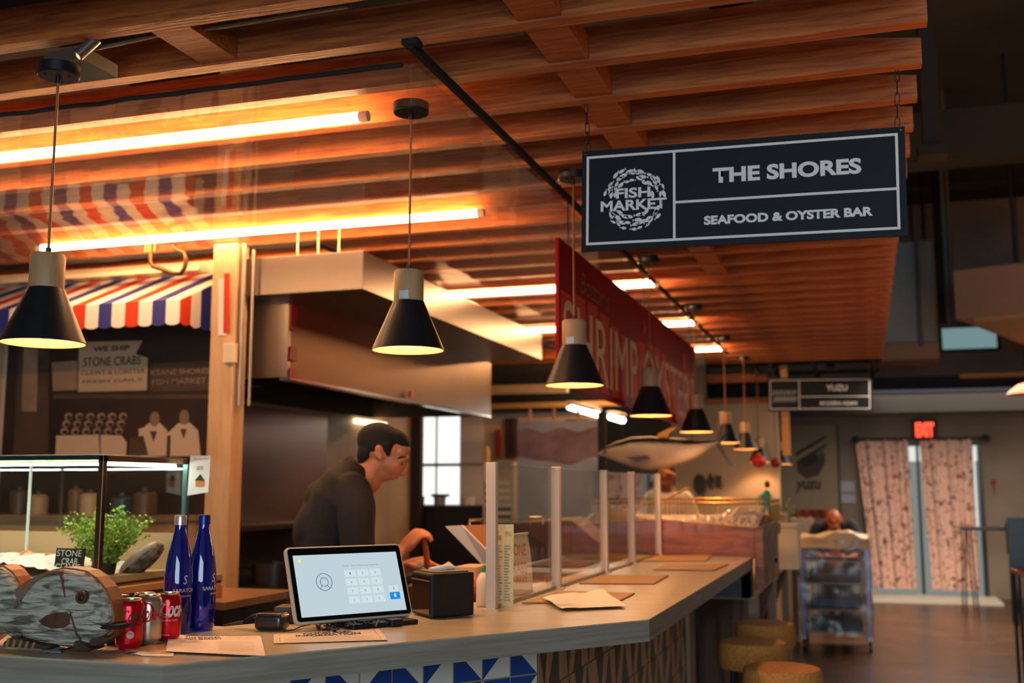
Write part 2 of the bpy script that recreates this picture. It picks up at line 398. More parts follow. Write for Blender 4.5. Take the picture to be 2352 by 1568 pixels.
tile_face((-1.70,2.45,0),(-1.012,3.40,0),.05,1.008,.105,.105,[BLUE,TW,GROUT],'tiled_front','quad',cnt)['label'] = 'blue and white triangle patterned tiles on the angled front'
tile_face((-1.012,3.40,0),(-1.012,6.55,0),.05,1.008,.16,.17,[mat('tile_black','1c1815',.35),mat('tile_tan','b89068',.4),mat('grout_tan','5c4632',.8)],'tiled_side','tri',cnt)['label'] = 'tan and black elongated triangle tiles on the bar side'
tile_face((-3.2,2.45,0),(-1.70,2.45,0),.05,1.008,.105,.105,[BLUE,TW,GROUT],'tiled_left','quad',cnt)
# base end panel (lighter plaster at the far end)
MB().box((-1.03,6.35,0),(-.985,6.56,1.01)).build('end_panel', mat('plaster_tan','9c8468',.7), cnt)

# ------------------------------------------------------------------ pendants
SHADE = mat('shade_black','17161a',.42,spec=.5,bump=.05,bscale=200)
INNER = mat('shade_inner','a5875c',.6,bump=.4,bscale=40)
BULB = emis('bulb', (1.0,.58,.29), 360)
def pendant(x, y, zb, label, sticker=False, ztop=2.80, name='pendant_lamp'):
    t = thing(name, label, 'lamp', (x,y,zb), 'black cone pendant lamps over the bar')
    R0 = .120
    zs = zb+.165   # top of cone
    m = MB(); prof = [(R0,zb),(R0+.001,zb+.003),(.052,zs),(.050,zs+.001)]
    m.lathe(prof, (x,y,0), 48); shd = m.build('lamp_shade', SHADE, t, smooth=True)
    m = MB(); m.lathe([(R0-.002,zb+.0005),(R0,zb),(.047,zs-.003),(.001,zs-.003)][::-1], (x,y,0), 48); m.build('shade_lining', INNER, shd, smooth=True, label='cream speckled inside of the shade')
    zc_ = zs+.105
    m = MB(); m.lathe([(.001,zs),(.050,zs),(.0505,zs+.004),(.0505,zc_-.006),(.047,zc_),(.001,zc_)], (x,y,0), 40); m.build('wood_socket', BEECH, t, smooth='edge')
    m = MB(); m.cyl((x,y,zc_),(x,y,zc_+.02),.008); m.build('cord_grip', BLACK, t)
    m = MB(); m.cyl((x,y,zc_+.015),(x,y,ztop-.025),.0042,n=8); m.build('cord', mat('cord_brown','9a5a2a',.5), t)
    m = MB(); m.lathe([(.001,ztop-.035),(.058,ztop-.035),(.062,ztop-.031),(.062,ztop),(.001,ztop)], (x,y,0), 32).cyl((x,y,ztop-.055),(x,y,ztop-.03),.008); cpy = m.build('ceiling_canopy', BLACK, t, smooth='edge')
    for a in (0, 2.1, 4.2): MB().cyl((x+.04*math.cos(a),y+.04*math.sin(a),ztop-.039),(x+.04*math.cos(a),y+.04*math.sin(a),ztop-.034),.005,n=8).build('canopy_screw', DARK, cpy)
    b = MB().sph((x,y,zs-.05),(.026,.026,.032),14,10).build('bulb', BULB, t, smooth=True)
    return t
PL = [(-2.31,2.64,1.905,'black cone pendant with beech neck at the far left, above the wooden fish',2.765),
      (-1.438,3.344,1.935,'black cone pendant with a pale sticker, hanging above the receipt printer',2.79),
      (-1.123,4.34,1.897,'bronze-lit cone pendant with pale sticker in front of the red banner near its left end',2.80),
      (-1.145,6.14,1.885,'cone pendant in front of the middle of the red banner',2.80),
      (-1.144,7.905,1.878,'cone pendant at the right end of the red banner above the tuna tail',2.80),
      (-1.143,9.65,1.868,'cone pendant just right of the tuna tail, against the pale wall',2.80),
      (-1.14,11.262,1.868,'smaller distant cone pendant above the teal figurine side, before the red lanterns',2.80)]
for x,y,z,l,zt in PL:
    t = pendant(x,y,z,l,ztop=zt)
# stickers
def wrapR(x, y, z0, a0, R): return lambda a, b: V((x+R*math.cos(a0+a/R), y+R*math.sin(a0+a/R), z0+b))
def patch(fn, w, h, material, parent, name, nx=10, label=None, r=0):
    m = MB(); vs = []; fs = []
    for j in range(2):
        for i in range(nx+1): vs.append(fn(w*i/nx, h*j))
    for i in range(nx): fs.append((i,i+1,nx+2+i,nx+1+i))
    m.add(vs, fs); o = m.build(name, material, parent)
    if label: o['label'] = label
    return o
for nm, idx in (('sticker',1),('sticker',2)):
    x,y,z,l,zt = PL[idx]; par = [o for o in bpy.data.objects if o.get('label') == l][0]
    a = math.atan2(-y, -x)-.35
    patch(wrapR(x,y,z+.168,a-.35,.0512), .034, .028, mat('sticker_pale','bfc4c4',.5), par, 'sticker')
# electrical box above the left pendant canopy
tag(MB().box((-2.36,2.63,2.775),(-2.22,2.80,2.818)).cyl((-2.21,2.60,2.77),(-2.17,2.63,2.83),.018).build('junction_box', mat('junction_metal','6b675e',.4,metal=.7)), 'metal junction box above the left pendant canopy', 'box')
# further small dark pendants and baskets beyond the bar
for (u,v0,v1,y,lab) in [(1745,995,1062,12.6,'tiny dark pendant above the red lantern'),(1797,960,1066,13.6,'dark cone pendant beside the hanging yellow wooden post')]:
    p = AY(u, v1, y); pendant(p.x, y, p.z, lab, ztop=2.80)
# ================================================================== SIGNS
def chain(p, q, parent, material=BLACK, n=None):
    p, q = V(p), V(q); L = (q-p).length; n = n or max(3, int(L/.034)); m = MB(); d = (q-p).normalized(); x, y = ortho(d)
    for i in range(n):
        c = p+d*L*(i+.5)/n; a = x if i % 2 else y; h = L/n*.62; wd = .0075
        pts = []
        for k in range(13):
            t = 2*PI*k/12; pts.append(c+d*h*(math.sin(t) if abs(math.sin(t)) < .95 else math.copysign(1, math.sin(t)))+a*wd*math.cos(t))
        m.tube(pts, .0018, 5)
    return m.build('chain', material, parent)
def fish_shape(P, mb, cx, cy, L, ang, l=.0015):
    c, s_ = math.cos(ang), math.sin(ang); w_ = L*.52
    pts = [(-.5,0),(-.25,.55),(.1,.75),(.4,.4),(.5,0),(.4,-.4),(.1,-.75),(-.25,-.55)]
    q = [(cx+c*a*L-s_*b*w_*.6, cy+s_*a*L+c*b*w_*.6) for a, b in pts]; P.poly(mb, q, l)
    q = [(cx+c*a-s_*b, cy+s_*a+c*b) for a, b in [(-.45*L,0),(-.66*L,.2*w_*1.6),(-.66*L,-.2*w_*1.6)]]; P.poly(mb, q, l)
def hanging_sign(y, t1, t2, label, name, px_mode, cords):
    o = V((-.904, y, 2.289)) if y < 5 else V((-.964, y, 2.295)); P = Plane(o, (1,0,-.0177), (.0177,0,1)); W, Hh = 1.062, .357
    t = thing(name, label, 'sign', P(W/2, 0))
    m = MB(); m.prism([P(0,0,-.012),P(W,0,-.012),P(W,Hh,-.012),P(0,Hh,-.012)], P.n*.012); m.build('sign_board', NAVY, t)
    k = W/747.  # metres per photo pixel near the middle
    a0,b0,a1,b1 = .0165,.0215,W-.0215,Hh-.0205; tk = .0085; av = .318; bh = .150
    m = MB()
    for r_ in [(a0,b0,a1,b0+tk),(a0,b1-tk,a1,b1),(a0,b0+tk,a0+tk,b1-tk),(a1-tk,b0+tk,a1,b1-tk),(av,b0+tk,av+tk,b1-tk),(av+tk,bh,a1-tk,bh+tk)]: P.rect(m, *r_, l=.0006)
    m.build('border_lines', SIGNW, t)
    return t, P, W, Hh
t, P, W, Hh = hanging_sign(3.6, '', '', 'navy hanging sign with grey lettering for the seafood and oyster bar, nearest the camera', 'hanging_sign', None, None)
def PB(*px): # bbox in sign coordinates from pixels
    q = [P.hit(*p) for p in px]; return q
a = P.hit(1637,422); b = P.hit(1978,363)
text('THE SHORES', P(a[0], P.hit(1640,421)[1]), P.r, P.u, b[0]-a[0], P.hit(1640,386)[1]-P.hit(1640,421)[1], SIGNW, t, 'main_lettering', offset=.04, lift=.0012)
a = P.hit(1617,517); b = P.hit(2005,475)
text('SEAFOOD & OYSTER BAR', P(a[0], a[1]), P.r, P.u, b[0]-a[0], .031, SIGNW, t, 'small_lettering', offset=.045)
a = P.hit(1415,457); b = P.hit(1494,452)
text('FISH', P(P.hit(1415,450)[0], P.hit(1415,457)[1]), P.r, P.u, P.hit(1494,450)[0]-P.hit(1415,450)[0], .036, SIGNW, t, 'emblem_lettering', offset=.03, lift=.0022)
text('MARKET', P(P.hit(1380,484)[0], P.hit(1380,487)[1]), P.r, P.u, P.hit(1531,480)[0]-P.hit(1380,480)[0], .037, SIGNW, t, 'emblem_lettering', offset=.03, lift=.0022)
cx, cy = P.hit(1456,456); m = MB(); r_ = random.Random(5); k = .00142
for rad, cnt_, L in [(71,26,.026),(60,24,.028),(49,20,.027),(38,14,.025)]:
    for i in range(cnt_):
        an = 2*PI*(i+r_.random()*.6)/cnt_; rr = (rad+r_.uniform(-5,5))*k
        fx, fy = cx+rr*math.cos(an)*1.0, cy+rr*math.sin(an)
        if abs(fy-cy) < .042 and abs(fx-cx) < (.062 if fy > cy else .11): continue
        if rad < 45 and abs(fy-cy) < .055: continue
        fish_shape(P, m, fx, fy, L*r_.uniform(.7,1.2), an+PI/2+r_.uniform(-.3,.3))
m.build('fish_ring_emblem', SIGNW, t)
chain(P(.022, Hh-.006, -.006), (-.885,3.606,2.82), t); chain(P(W-.022, Hh-.006, -.006), (.150,3.606,2.82), t)
m = MB(); 
for a_ in (.012, W-.012): m.cyl(P(a_,Hh-.012,0), P(a_,Hh-.012,.002), .003)
m.build('screw', mat('screw_steel','6a6a68',.4,metal=1), t)
# farther sign
t2, P2, W, Hh = hanging_sign(12.0, '', '', 'small distant navy hanging sign over the far bar, lettered for an Asian kitchen', 'hanging_sign', None, None)
P = P2
text('YUZU', P(.60,.215), P.r, P.u, .215, .062, SIGNW, t2, 'main_lettering', offset=.02)
text('MODERN ASIAN', P(.535,.062), P.r, P.u, .37, .042, SIGNW, t2, 'small_lettering', offset=.01)
m = MB(); r_ = random.Random(2)
for j, (bb, n_) in enumerate([(.20,6),(.13,7)]):
    for i in range(n_):
        a = .045+.21*i/(n_-1)+.01*j; m.tube([P(a,bb-.03,.002),P(a+.014,bb+.03,.002),P(a+.03,bb-.02,.002),P(a+.036,bb+.02,.002)], .004, 5)
m.build('script_emblem', SIGNW, t2)
m = MB(); m.cyl(P(.03,Hh,-.006),P(.03,.50,-.006),.004).build('hanging_cord', BLACK, t2)
m = MB(); m.cyl(P(W-.03,Hh,-.006),P(W-.03,.50,-.006),.004).build('hanging_cord', BLACK, t2)

# red banner along the bar
RED = mat('banner_red','a81016',.6,spec=.2); REDO = mat('banner_orange','ee4420',.6,spec=.2); BCR = mat('banner_cream','ffdca8',.7)
bx = -1.272; y0, y1, z0, z1 = 4.65, 8.80, 1.935, 2.60
t = thing('hanging_banner', 'long red hanging banner with orange stripes and tall cream lettering over the bar', 'banner', (bx,(y0+y1)/2,z0))
MB().box((bx-.018,y0,z0),(bx,y1,z1)).build('banner_panel', RED, t, bevel=.003)
P = Plane((bx, y0, z0), (0,1,0), (0,0,1)); LB = y1-y0
m = MB()
n_ = 16
for i in range(n_):
    a0 = .02+(LB-.04)*i/n_; hgt = .43+.03*math.sin(i*.9)
    P.rect(m, a0, .03, a0+LB/n_*.78, hgt, l=.001)
m.build('stripes', REDO, t)
text('SHRIMP OYSTERS', P(.06,.06), P.r, P.u, LB-.2, .34, BCR, t, 'tall_lettering', offset=.0, lift=.003)
text('Bottoms', P(.38,.475), P.r, P.u, .62, .11, mat('banner_gold','b06a2c',.6), t, 'script_lettering', shear=.3, lift=.003)
for i in range(3): MB().cyl((bx-.009,y0+.2+i*1.85,z1),(bx-.009,y0+.2+i*1.85,2.82),.004).build('hanging_wire', BLACK, t)
P_ = Plane((bx, y0, z0), (0,1,0), (0,0,1)); m = MB()
for (a, b, r) in [(2.0,.55,.07),(3.55,.50,.10)]:
    P_.poly(m, [(a+r*(1+.5*math.cos(5*q))*math.cos(q)*.7, b-.02+r*.8*math.sin(q)) for q in [2*PI*i/20 for i in range(20)]], .002)
m.build('flame_motif', REDO, t)

# ================================================================== ON THE COUNTER
# touch screen register
B1, B2 = V((-1.536,2.815,1.104)), V((-1.323,3.117,1.104)); e = (B2-B1).normalized(); nb = V((-e.y,e.x,0)); ta = math.radians(22)
up = V((0,0,1))*math.cos(ta)+nb*math.sin(ta); P = Plane(B1-up*.004-e*.006, e, up); W, Hh = .386, .226
t = thing('touch_screen_register', 'white-rimmed touch screen register showing a keypad, tilted back on the counter', 'register', (B1+B2)/2-V((0,0,.022)))
def rrect(a0,b0,a1,b1,r,n=6):
    pts = []
    for cx_, cy_, s0 in [(a1-r,b0+r,-90),(a1-r,b1-r,0),(a0+r,b1-r,90),(a0+r,b0+r,180)]:
        for i in range(n+1): q = math.radians(s0+90*i/n); pts.append((cx_+r*math.cos(q), cy_+r*math.sin(q)))
    return pts
m = MB(); P.poly(m, rrect(0,0,W,Hh,.014), -.016, .016); m.build('casing', mat('casing_cream','c7b49c',.4), t, bevel=.003)
m = MB(); P.poly(m, rrect(.006,.006,W-.005,Hh-.005,.010), .0002, .0006); m.build('bezel', mat('bezel','08090a',.12,spec=.6), t)
a0,b0,a1,b1 = .020,.018,W-.020,Hh-.026
m = MB(); P.rect(m, a0,b0,a1,b1, l=.001, t=.0003); m.build('screen', emis('screen_blue', (.50,.62,.68), .5), t)
sw, sh = a1-a0, b1-b0
def SP(x, y): return a0+sw*x, b0+sh*y
m = MB()
for i in range(3):
    for j in range(4):
        a, b = SP(.455+i*.122, .605-j*.147); P.rect(m, a, b, a+sw*.108, b+sh*.118, l=.0016, t=.0002)
a, b = SP(.86,.32); P.rect(m, a, b, a+sw*.095, b+sh*.10, l=.0016, t=.0002)
kp = m.build('keypad_buttons', emis('key_white', (.62,.72,.77), .5), t)
a, b = SP(.86,.19); m = MB(); P.rect(m, a, b, a+sw*.10, b+sh*.118, l=.0016, t=.0002); m.build('blue_button', emis('key_blue', (.01,.21,.62), .6), t)
GK = emis('screen_ink', (.10,.16,.18), .6); TEAL = emis('screen_teal', (.005,.09,.09), .6)
for i in range(12):
    ch = '123456789C0<'[i]; a, b = SP(.50+(i%3)*.122, .645-(i//3)*.147)
    text(ch, P(a,b), e, up, sw*.014, sh*.036, GK, kp, 'key_digit', lift=.0022)
a, b = SP(.455,.775); text('Swipe card or enter your passcode', P(a,b), e, up, sw*.34, sh*.030, GK, t, 'prompt_lettering', lift=.0022)
a, b = SP(.903,.355); text('E', P(a,b), e, up, sw*.018, sh*.04, GK, t, 'key_digit', lift=.0022)
a, b = SP(.900,.225); text('@', P(a,b), e, up, sw*.022, sh*.06, emis('key_pale',(.7,.8,.85),1), t, 'key_digit', lift=.0022)
m = MB(); cx_, cy_ = SP(.252,.545)
def ring(r, wd):
    n = 32
    for i in range(n):
        q0, q1 = 2*PI*i/n, 2*PI*(i+1)/n
        P.poly(m, [(cx_+r*math.cos(q0),cy_+r*math.sin(q0)),(cx_+(r+wd)*math.cos(q0),cy_+(r+wd)*math.sin(q0)),(cx_+(r+wd)*math.cos(q1),cy_+(r+wd)*math.sin(q1)),(cx_+r*math.cos(q1),cy_+r*math.sin(q1))], .0016, .0002)
ring(.0245,.0016); ring(.0120,.0016)
for sg in (-1, 1):
    q = math.radians(270+sg*38); P.poly(m, [(cx_+.0125*math.cos(q)-.001,cy_+.0125*math.sin(q)),(cx_+.0125*math.cos(q)+.001,cy_+.0125*math.sin(q)),(cx_+.025*math.cos(q)+.001,cy_+.025*math.sin(q)),(cx_+.025*math.cos(q)-.001,cy_+.025*math.sin(q))], .0016, .0002)
m.build('user_icon', TEAL, t)
m = MB(); cx_, cy_ = SP(.055,.905); P.poly(m, [(cx_+.0045*math.cos(q),cy_+.0045*math.sin(q)) for q in [2*PI*i/12 for i in range(12)]], .0016, .0002); m.build('corner_logo', emis('logo_yellow',(.65,.45,.02),1), t)
m = MB(); pc = P(W*.42,.05,-.016); m.obox(pc-P.n*.02-V((0,0,.01)), e*.05, P.n*.02, up*.03); m.build('stand_neck', BLACKP, t)
m = MB(); c = V((-1.40,3.03,1.088)); m.obox(c, e*.11, nb*.07, V((0,0,.007))); m.build('stand_foot', BLACKP, t, bevel=.004)
m = MB(); q = AZ(905,1428,1.092); m.obox(q, e*.02, nb*.02, V((0,0,.010))); m.build('stand_hinge', BLACKP, t, bevel=.003)
# cable tangle beneath the screen
m = MB(); pts = []
for i in range(26):
    f_ = i/25; c = AZ(705+165*f_, 1436+6*math.sin(i*1.9), 1.088); pts.append(c+V((0,0,.006+.007*math.sin(i*1.3))))
m.tube(pts, .0032, 6)
pts = [AZ(u_, v_, 1.086) for u_, v_ in [(650,1450),(675,1446),(692,1438),(712,1434)]]; m.tube(pts, .002, 6)
pts = [AZ(u_, v_, 1.088) for u_, v_ in [(725,1432),(742,1446),(762,1443),(745,1436),(770,1448),(750,1440)]]; m.tube(pts, .003, 6)
m.obox(AZ(838,1430,1.094), e*.022, nb*.008, V((0,0,.007)))
tag(m.build('cable', BLACKP), 'tangled black cables lying under the touch screen', 'cable')
# card reader and dark box left of the screen
c = V((-1.628,2.835,1.08)); d1 = (V((-1.582,2.828,0))-V((-1.708,2.870,0))).normalized(); d1 = V((.93,.10,0)).normalized(); d2 = V((-d1.y,d1.x,0))
t = thing('card_reader', 'small rounded black card reader on the counter left of the screen', 'card reader', c)
m = MB(); m.obox(c+V((0,0,.024)), d1*.042, d2*.035, V((0,0,.022))); m.build('reader_body', mat('reader_brown','2e2621',.3,coat=.4), t, bevel=.012, seg=4, smooth=True)
m = MB(); m.obox(c+V((0,0,.044))-d2*.002, d1*.036, d2*.029, V((0,0,.0045))); m.build('reader_cap', mat('reader_gloss','3a302a',.15,coat=.5), t, bevel=.004, smooth=True)
m = MB(); m.obox(c+V((0,0,.030))-d2*.034, d1*.030, d2*.002, V((0,0,.003))); m.build('card_slot', BLACK, t)
m = MB(); m.tube([c+d1*-.04+V((0,0,.04)), c+d1*-.07+d2*.02+V((0,0,.034)), AZ(560,1428,1.10), AZ(530,1432,1.09), AZ(512,1436,1.084)], [.006,.006,.005,.003,.002], 8); m.build('lead', BLACKP, t)
c = V((-1.62,3.05,1.08)); m = MB(); m.obox(c+V((.0,-.02,.025)), V((.085,.03,0)), V((-.012,.045,0)), V((0,0,.024)))
t = thing('cash_box', 'low dark box with pale slip on top, tucked behind the card reader', 'box', c)
m.build('box_body', mat('box_dark','3c342c',.4), t, bevel=.003)
m = MB(); m.obox(c+V((.025,-.01,.0515)), V((.055,.02,0)), V((-.006,.022,0)), V((0,0,.0012))); m.build('paper_slip', PAPER, t)
# receipt printer
q0, q1, q2 = V((-1.403,3.316,0)), V((-1.290,3.205,0)), V((-1.192,3.325,0))
q1 = V((-1.290,3.205,0)); ex = (q2-q1); ey = (q0-q1)
t = thing('receipt_printer', 'black cube receipt printer with a curled receipt, right of the screen', 'printer', V(((q0+q2)/2).to_tuple()[:2]+(1.08,)))
m = MB(); m.prism([q1+V((0,0,1.083)), q2+V((0,0,1.083)), q2+ey+V((0,0,1.083)), q0+V((0,0,1.083))], (0,0,.134)); m.build('printer_body', mat('printer_black','17130f',.55), t, bevel=.007, seg=3)
n0 = V((-ey.y, ey.x, 0)).normalized(); 
if n0.dot(V((-.5,-1,0))) < 0: n0 = -n0
m = MB(); m.prism([q1+ey*.07+n0*.001+V((0,0,1.092)), q1+ey*.93+n0*.001+V((0,0,1.092)), q1+ey*.93+n0*.001+V((0,0,1.205)), q1+ey*.07+n0*.001+V((0,0,1.205))], n0*.002); m.build('glossy_front', mat('gloss_brown','2a1a16',.08,coat=1), t)
m = MB(); m.prism([q1+ey*.04+n0*.003+V((0,0,1.192)), q1+ey*.96+n0*.003+V((0,0,1.192)), q1+ey*.96+n0*.003+V((0,0,1.196)), q1+ey*.04+n0*.003+V((0,0,1.196))], n0*.001); m.build('seam_line', mat('seam','7a6a5c',.4), t)
m = MB(); m.prism([q1+ex*.1+ey*.1+V((0,0,1.217)), q2-ex*.1+ey*.1+V((0,0,1.217)), q2-ex*.1+ey*.85+V((0,0,1.217)), q1+ex*.1+ey*.85+V((0,0,1.217))], (0,0,.004)); m.build('top_cover', mat('printer_top','6a5238',.4), t)
c = q1+(ex+ey)*.5
m = MB(); m.tube([c+ex*-.32+V((0,0,1.224)), c+ex*-.1+V((0,0,1.226)), c+ex*.1+V((0,0,1.230)), c+ex*.3+V((0,0,1.226))], [.006,.009,.009,.004], 10); m.build('receipt', PAPER, t, smooth=True)

# bottles
BGL = mat('blue_glass', (.004,.018,.42), .03, trans=.75, ior=1.45, coat=1, emit=(.0,.02,.5), es=.0)
BPROF = [(.001,.0),(.030,.0),(.036,.004),(.0385,.012),(.0390,.022),(.0392,.135),(.0388,.160),(.036,.185),(.0290,.225),(.0205,.262),(.0160,.285),(.0142,.300),(.0142,.306),(.0155,.308),(.0155,.314),(.0135,.316),(.0135,.322),(.001,.322)]
def bottle(p, label, capm, yaw, txt, name='glass_bottle'):
    t = thing(name, label, 'bottle', p, 'blue water bottles on the counter')
    MB().lathe(BPROF, p, 40).build('glass_body', BGL, t, smooth=True)
    MB().lathe([(.001,.296),(.0170,.296),(.0172,.318),(.016,.3225),(.001,.3235)], p, 24).build('screw_cap', capm, t, smooth='edge')
    R = .0400; a0 = yaw
    def fn(a, b): return V((p[0]+R*math.cos(a0+a/R), p[1]+R*math.sin(a0+a/R), p[2]+b+.113))
    text('SARATOGA', None, (1,0,0), (0,0,1), .078, .010, mat('label_silver','c4b8b4',.4), t, 'brand_lettering', fn=fn, offset=.01)
    def fn2(a, b): return V((p[0]+R*math.cos(a0+(a+.022)/R), p[1]+R*math.sin(a0+(a+.022)/R), p[2]+b+.100))
    text('SPRING WATER', None, (1,0,0), (0,0,1), .034, .005, mat('label_silver','c4b8b4',.4), t, 'small_lettering', fn=fn2)
    def fn3(a, b): return V((p[0]+R*math.cos(a0+(a+.028)/R), p[1]+R*math.sin(a0+(a+.028)/R), p[2]+b+.135))
    text('S', None, (1,0,0), (0,0,1), .012, .024, mat('label_silver','c4b8b4',.4), t, 'monogram', fn=fn3, shear=.2)
    def fn4(a, b): return V((p[0]+R*math.cos(a0+(a+.018)/R), p[1]+R*math.sin(a0+(a+.018)/R), p[2]+b+.060))
    text('NATURAL\nSPARKLING', None, (1,0,0), (0,0,1), .028, .012, mat('label_dim','50507a',.4), t, 'fine_print', fn=fn4)
    return t
def face_yaw(p, off): return math.atan2(-p[1], -p[0])+off
p = tuple(AZ(405,1453,1.081)); bottle(p, 'blue glass water bottle with pale metal cap, left one of the pair', mat('cap_pink','c9b2a8',.3,metal=.6), face_yaw(p,-.35), 1)
p = tuple(AZ(460,1446,1.081)); bottle(p, 'blue glass water bottle with blue cap, right one half behind the other', mat('cap_blue','1a2c78',.3,metal=.5), face_yaw(p,.05), 1)

# soda cans
CANR = mat('can_red','c01420',.22,metal=.55); CANS = mat('can_silver','b5a894',.25,metal=.8); ALU = mat('aluminium','b0a89c',.25,metal=1)
def can(p, label, bodym, inkm, yaw, kind, name='soda_can'):
    t = thing(name, label, 'can', p, 'soda cans beside the wooden fish')
    MB().lathe([(.024,.0005),(.0265,.004),(.0325,.012),(.0332,.016),(.0332,.104),(.0320,.110),(.0268,.1185)], p, 40).build('can_body', bodym, t, smooth=True)
    MB().lathe([(.001,.1165),(.0235,.1165),(.0245,.122),(.0262,.1228),(.0275,.1215),(.0266,.1180)], p, 40).build('can_lid', ALU, t, smooth='edge')
    MB().lathe([(.001,.002),(.024,.0)], p, 24).build('can_base', ALU, t)
    MB().obox(V(p)+V((0,.006,.1185)), (.006,0,0), (0,.010,0), (0,0,.0008)).build('pull_tab', ALU, t)
    R = .0335
    def F(da, dz): return lambda a, b: V((p[0]+R*math.cos(yaw+da+a/R), p[1]+R*math.sin(yaw+da+a/R), p[2]+b+dz))
    if kind == 0:
        text('Coca', None, (1,0,0), (0,0,1), .044, .030, inkm, t, 'script_lettering', shear=.35, offset=.02, fn=F(0,.068))
        text('-Cola', None, (1,0,0), (0,0,1), .046, .030, inkm, t, 'script_lettering', shear=.35, offset=.02, fn=F(1.5,.068))
        patch(F(0,.058), .05, .003, inkm, t, 'underline')
        m = MB(); fn = F(.62,.028); pts = [fn(.0095*math.cos(q), .0095+.0095*math.sin(q))+V((0,0,0)) for q in [2*PI*i/16 for i in range(16)]]
        c0 = fn(0,.0095); nn = (c0-V((p[0],p[1],c0.z))).normalized(); m.prism([q+nn*.0012 for q in pts], nn*.0004); m.build('round_badge', mat('badge_pink','d8a090',.5), t)
        text('NOW', None, (1,0,0), (0,0,1), .012, .0042, REDINK, t, 'badge_lettering', offset=.02, fn=lambda a,b: fn(a-.006, b+.0098)+nn*.0022)
    elif kind == 1:
        text('Coca-Cola', None, (1,0,0), (0,0,1), .085, .036, inkm, t, 'script_lettering', shear=.3, offset=.025, fn=F(-.2,.062))
        m = MB()
        fn = F(.35,.066)
        for i in range(20):
            q0_, q1_ = 2*PI*i/20, 2*PI*(i+1)/20
            m.add([fn(.012*math.cos(q0_),.016+.020*math.sin(q0_)),fn(.017*math.cos(q0_),.016+.025*math.sin(q0_)),fn(.017*math.cos(q1_),.016+.025*math.sin(q1_)),fn(.012*math.cos(q1_),.016+.020*math.sin(q1_))],[(0,1,2,3)])
        m.build('red_ring', CANR, t)
    else:
        text('Coca', None, (1,0,0), (0,0,1), .056, .042, inkm, t, 'script_lettering', shear=.35, offset=.03, fn=F(0,.062))
        text('-Cola', None, (1,0,0), (0,0,1), .05, .042, inkm, t, 'script_lettering', shear=.35, offset=.03, fn=F(1.7,.062))
        text('ORIGINAL TASTE', None, (1,0,0), (0,0,1), .045, .004, inkm, t, 'fine_print', fn=F(.0,.052))
        text('ORIGINAL', None, (1,0,0), (0,0,1), .024, .003, inkm, t, 'fine_print', fn=F(.0,.016))
    return t
yw = lambda p: math.atan2(-p[1], -p[0])
p = (-1.778,2.392,1.081); can(p, 'red soda can with black script and a round badge, nearest the wooden fish', CANR, INK, yw(p)-.55, 0)
p = (-1.772,2.462,1.0842); can(p, 'silver soda can with red script between two red cans', CANS, mat('ink_red','b01820',.4), yw(p)-.5, 1)
p = (-1.764,2.532,1.0842); can(p, 'red soda can with white script, beside the blue bottle', CANR, mat('ink_white','dcc8bc',.5), yw(p)-.55, 2)
p = (-1.862,2.455,1.081); can(p, 'dark soda can mostly hidden behind, next to the fish head', mat('can_dark','3a2420',.3,metal=.5), INK, yw(p)-.5, 0)
p = (-1.840,2.535,1.081); can(p, 'soda can hidden behind the silver can, only its lid showing', mat('can_dark','3a2420',.3,metal=.5), INK, yw(p)-.5, 0)

# papers
def sheet_of_paper(pts, name, label, z=.0, mt=PAPER, curl=None, group=None, lines=(), n=10):
    # bilinear patch over four counter points, slight waviness and thickness
    A,B,C,D = [V(q) for q in pts]; t = thing(name, label, 'paper', (A+B+C+D)/4, group); m = MB(); vs = []; fs = []
    def S_(u, v):
        p = (A*(1-u)+B*u)*(1-v)+(D*(1-u)+C*u)*v
        p.z += .0015+.0035*noise.noise(V((u*2.3+len(label)*.1,v*2.1,1)))**2*4
        if curl: p.z += curl(u, v)
        return p
    for j in range(n+1):
        for i in range(n+1): vs.append(S_(i/n, j/n))
    k = len(vs)
    for j in range(n+1):
        for i in range(n+1): vs.append(S_(i/n, j/n)-V((0,0,.0006)))
    for j in range(n):
        for i in range(n): a = j*(n+1)+i; fs += [(a,a+n+1,a+n+2,a+1),(a+k,a+1+k,a+n+2+k,a+n+1+k)]
    for i in range(n):
        fs += [(i,i+1,i+1+k,i+k),(n*(n+1)+i,n*(n+1)+i+k,n*(n+1)+i+1+k,n*(n+1)+i+1),(i*(n+1),i*(n+1)+k,(i+1)*(n+1)+k,(i+1)*(n+1)),(i*(n+1)+n,(i+1)*(n+1)+n,(i+1)*(n+1)+n+k,i*(n+1)+n+k)]
    m.add(vs, fs); m.build('sheet', mt, t, smooth='edge')
    return t, S_
def print_on(S_, t, txt, u0, v0, u1, v1, material, name='printed_text', **kw):
    # u right, v down the page
    return text(txt, None, (1,0,0), (0,0,1), 1, 1, material, t, name, fn=lambda a, b: S_(u0+(u1-u0)*a, v1-(v1-v0)*b)+V((0,0,.0008)), **kw)
def rules(S_, t, rows, material, name='ruled_text'):
    m = MB()
    for (u0, u1, v) in rows:
        n = 6; vs = []; 
        for i in range(n+1): vs += [S_(u0+(u1-u0)*i/n, v-.006)+V((0,0,.0007)), S_(u0+(u1-u0)*i/n, v+.006)+V((0,0,.0007))]
        m.add(vs, [(2*i,2*i+1,2*i+3,2*i+2) for i in range(n)])
    m.build(name, material, t)
z = 1.0815
t, S_ = sheet_of_paper([AZ(387,1465,z),AZ(598,1465,z),AZ(610,1510,z),AZ(381,1499,z)], 'menu_sheet', 'white printed menu sheet at the counter edge in front of the blue bottles', mt=mat('paper_pink','e6d2c2',.7), curl=lambda u,v: .016*max(0,.25-u)**1.0*max(0,.5-v)*4+.003)
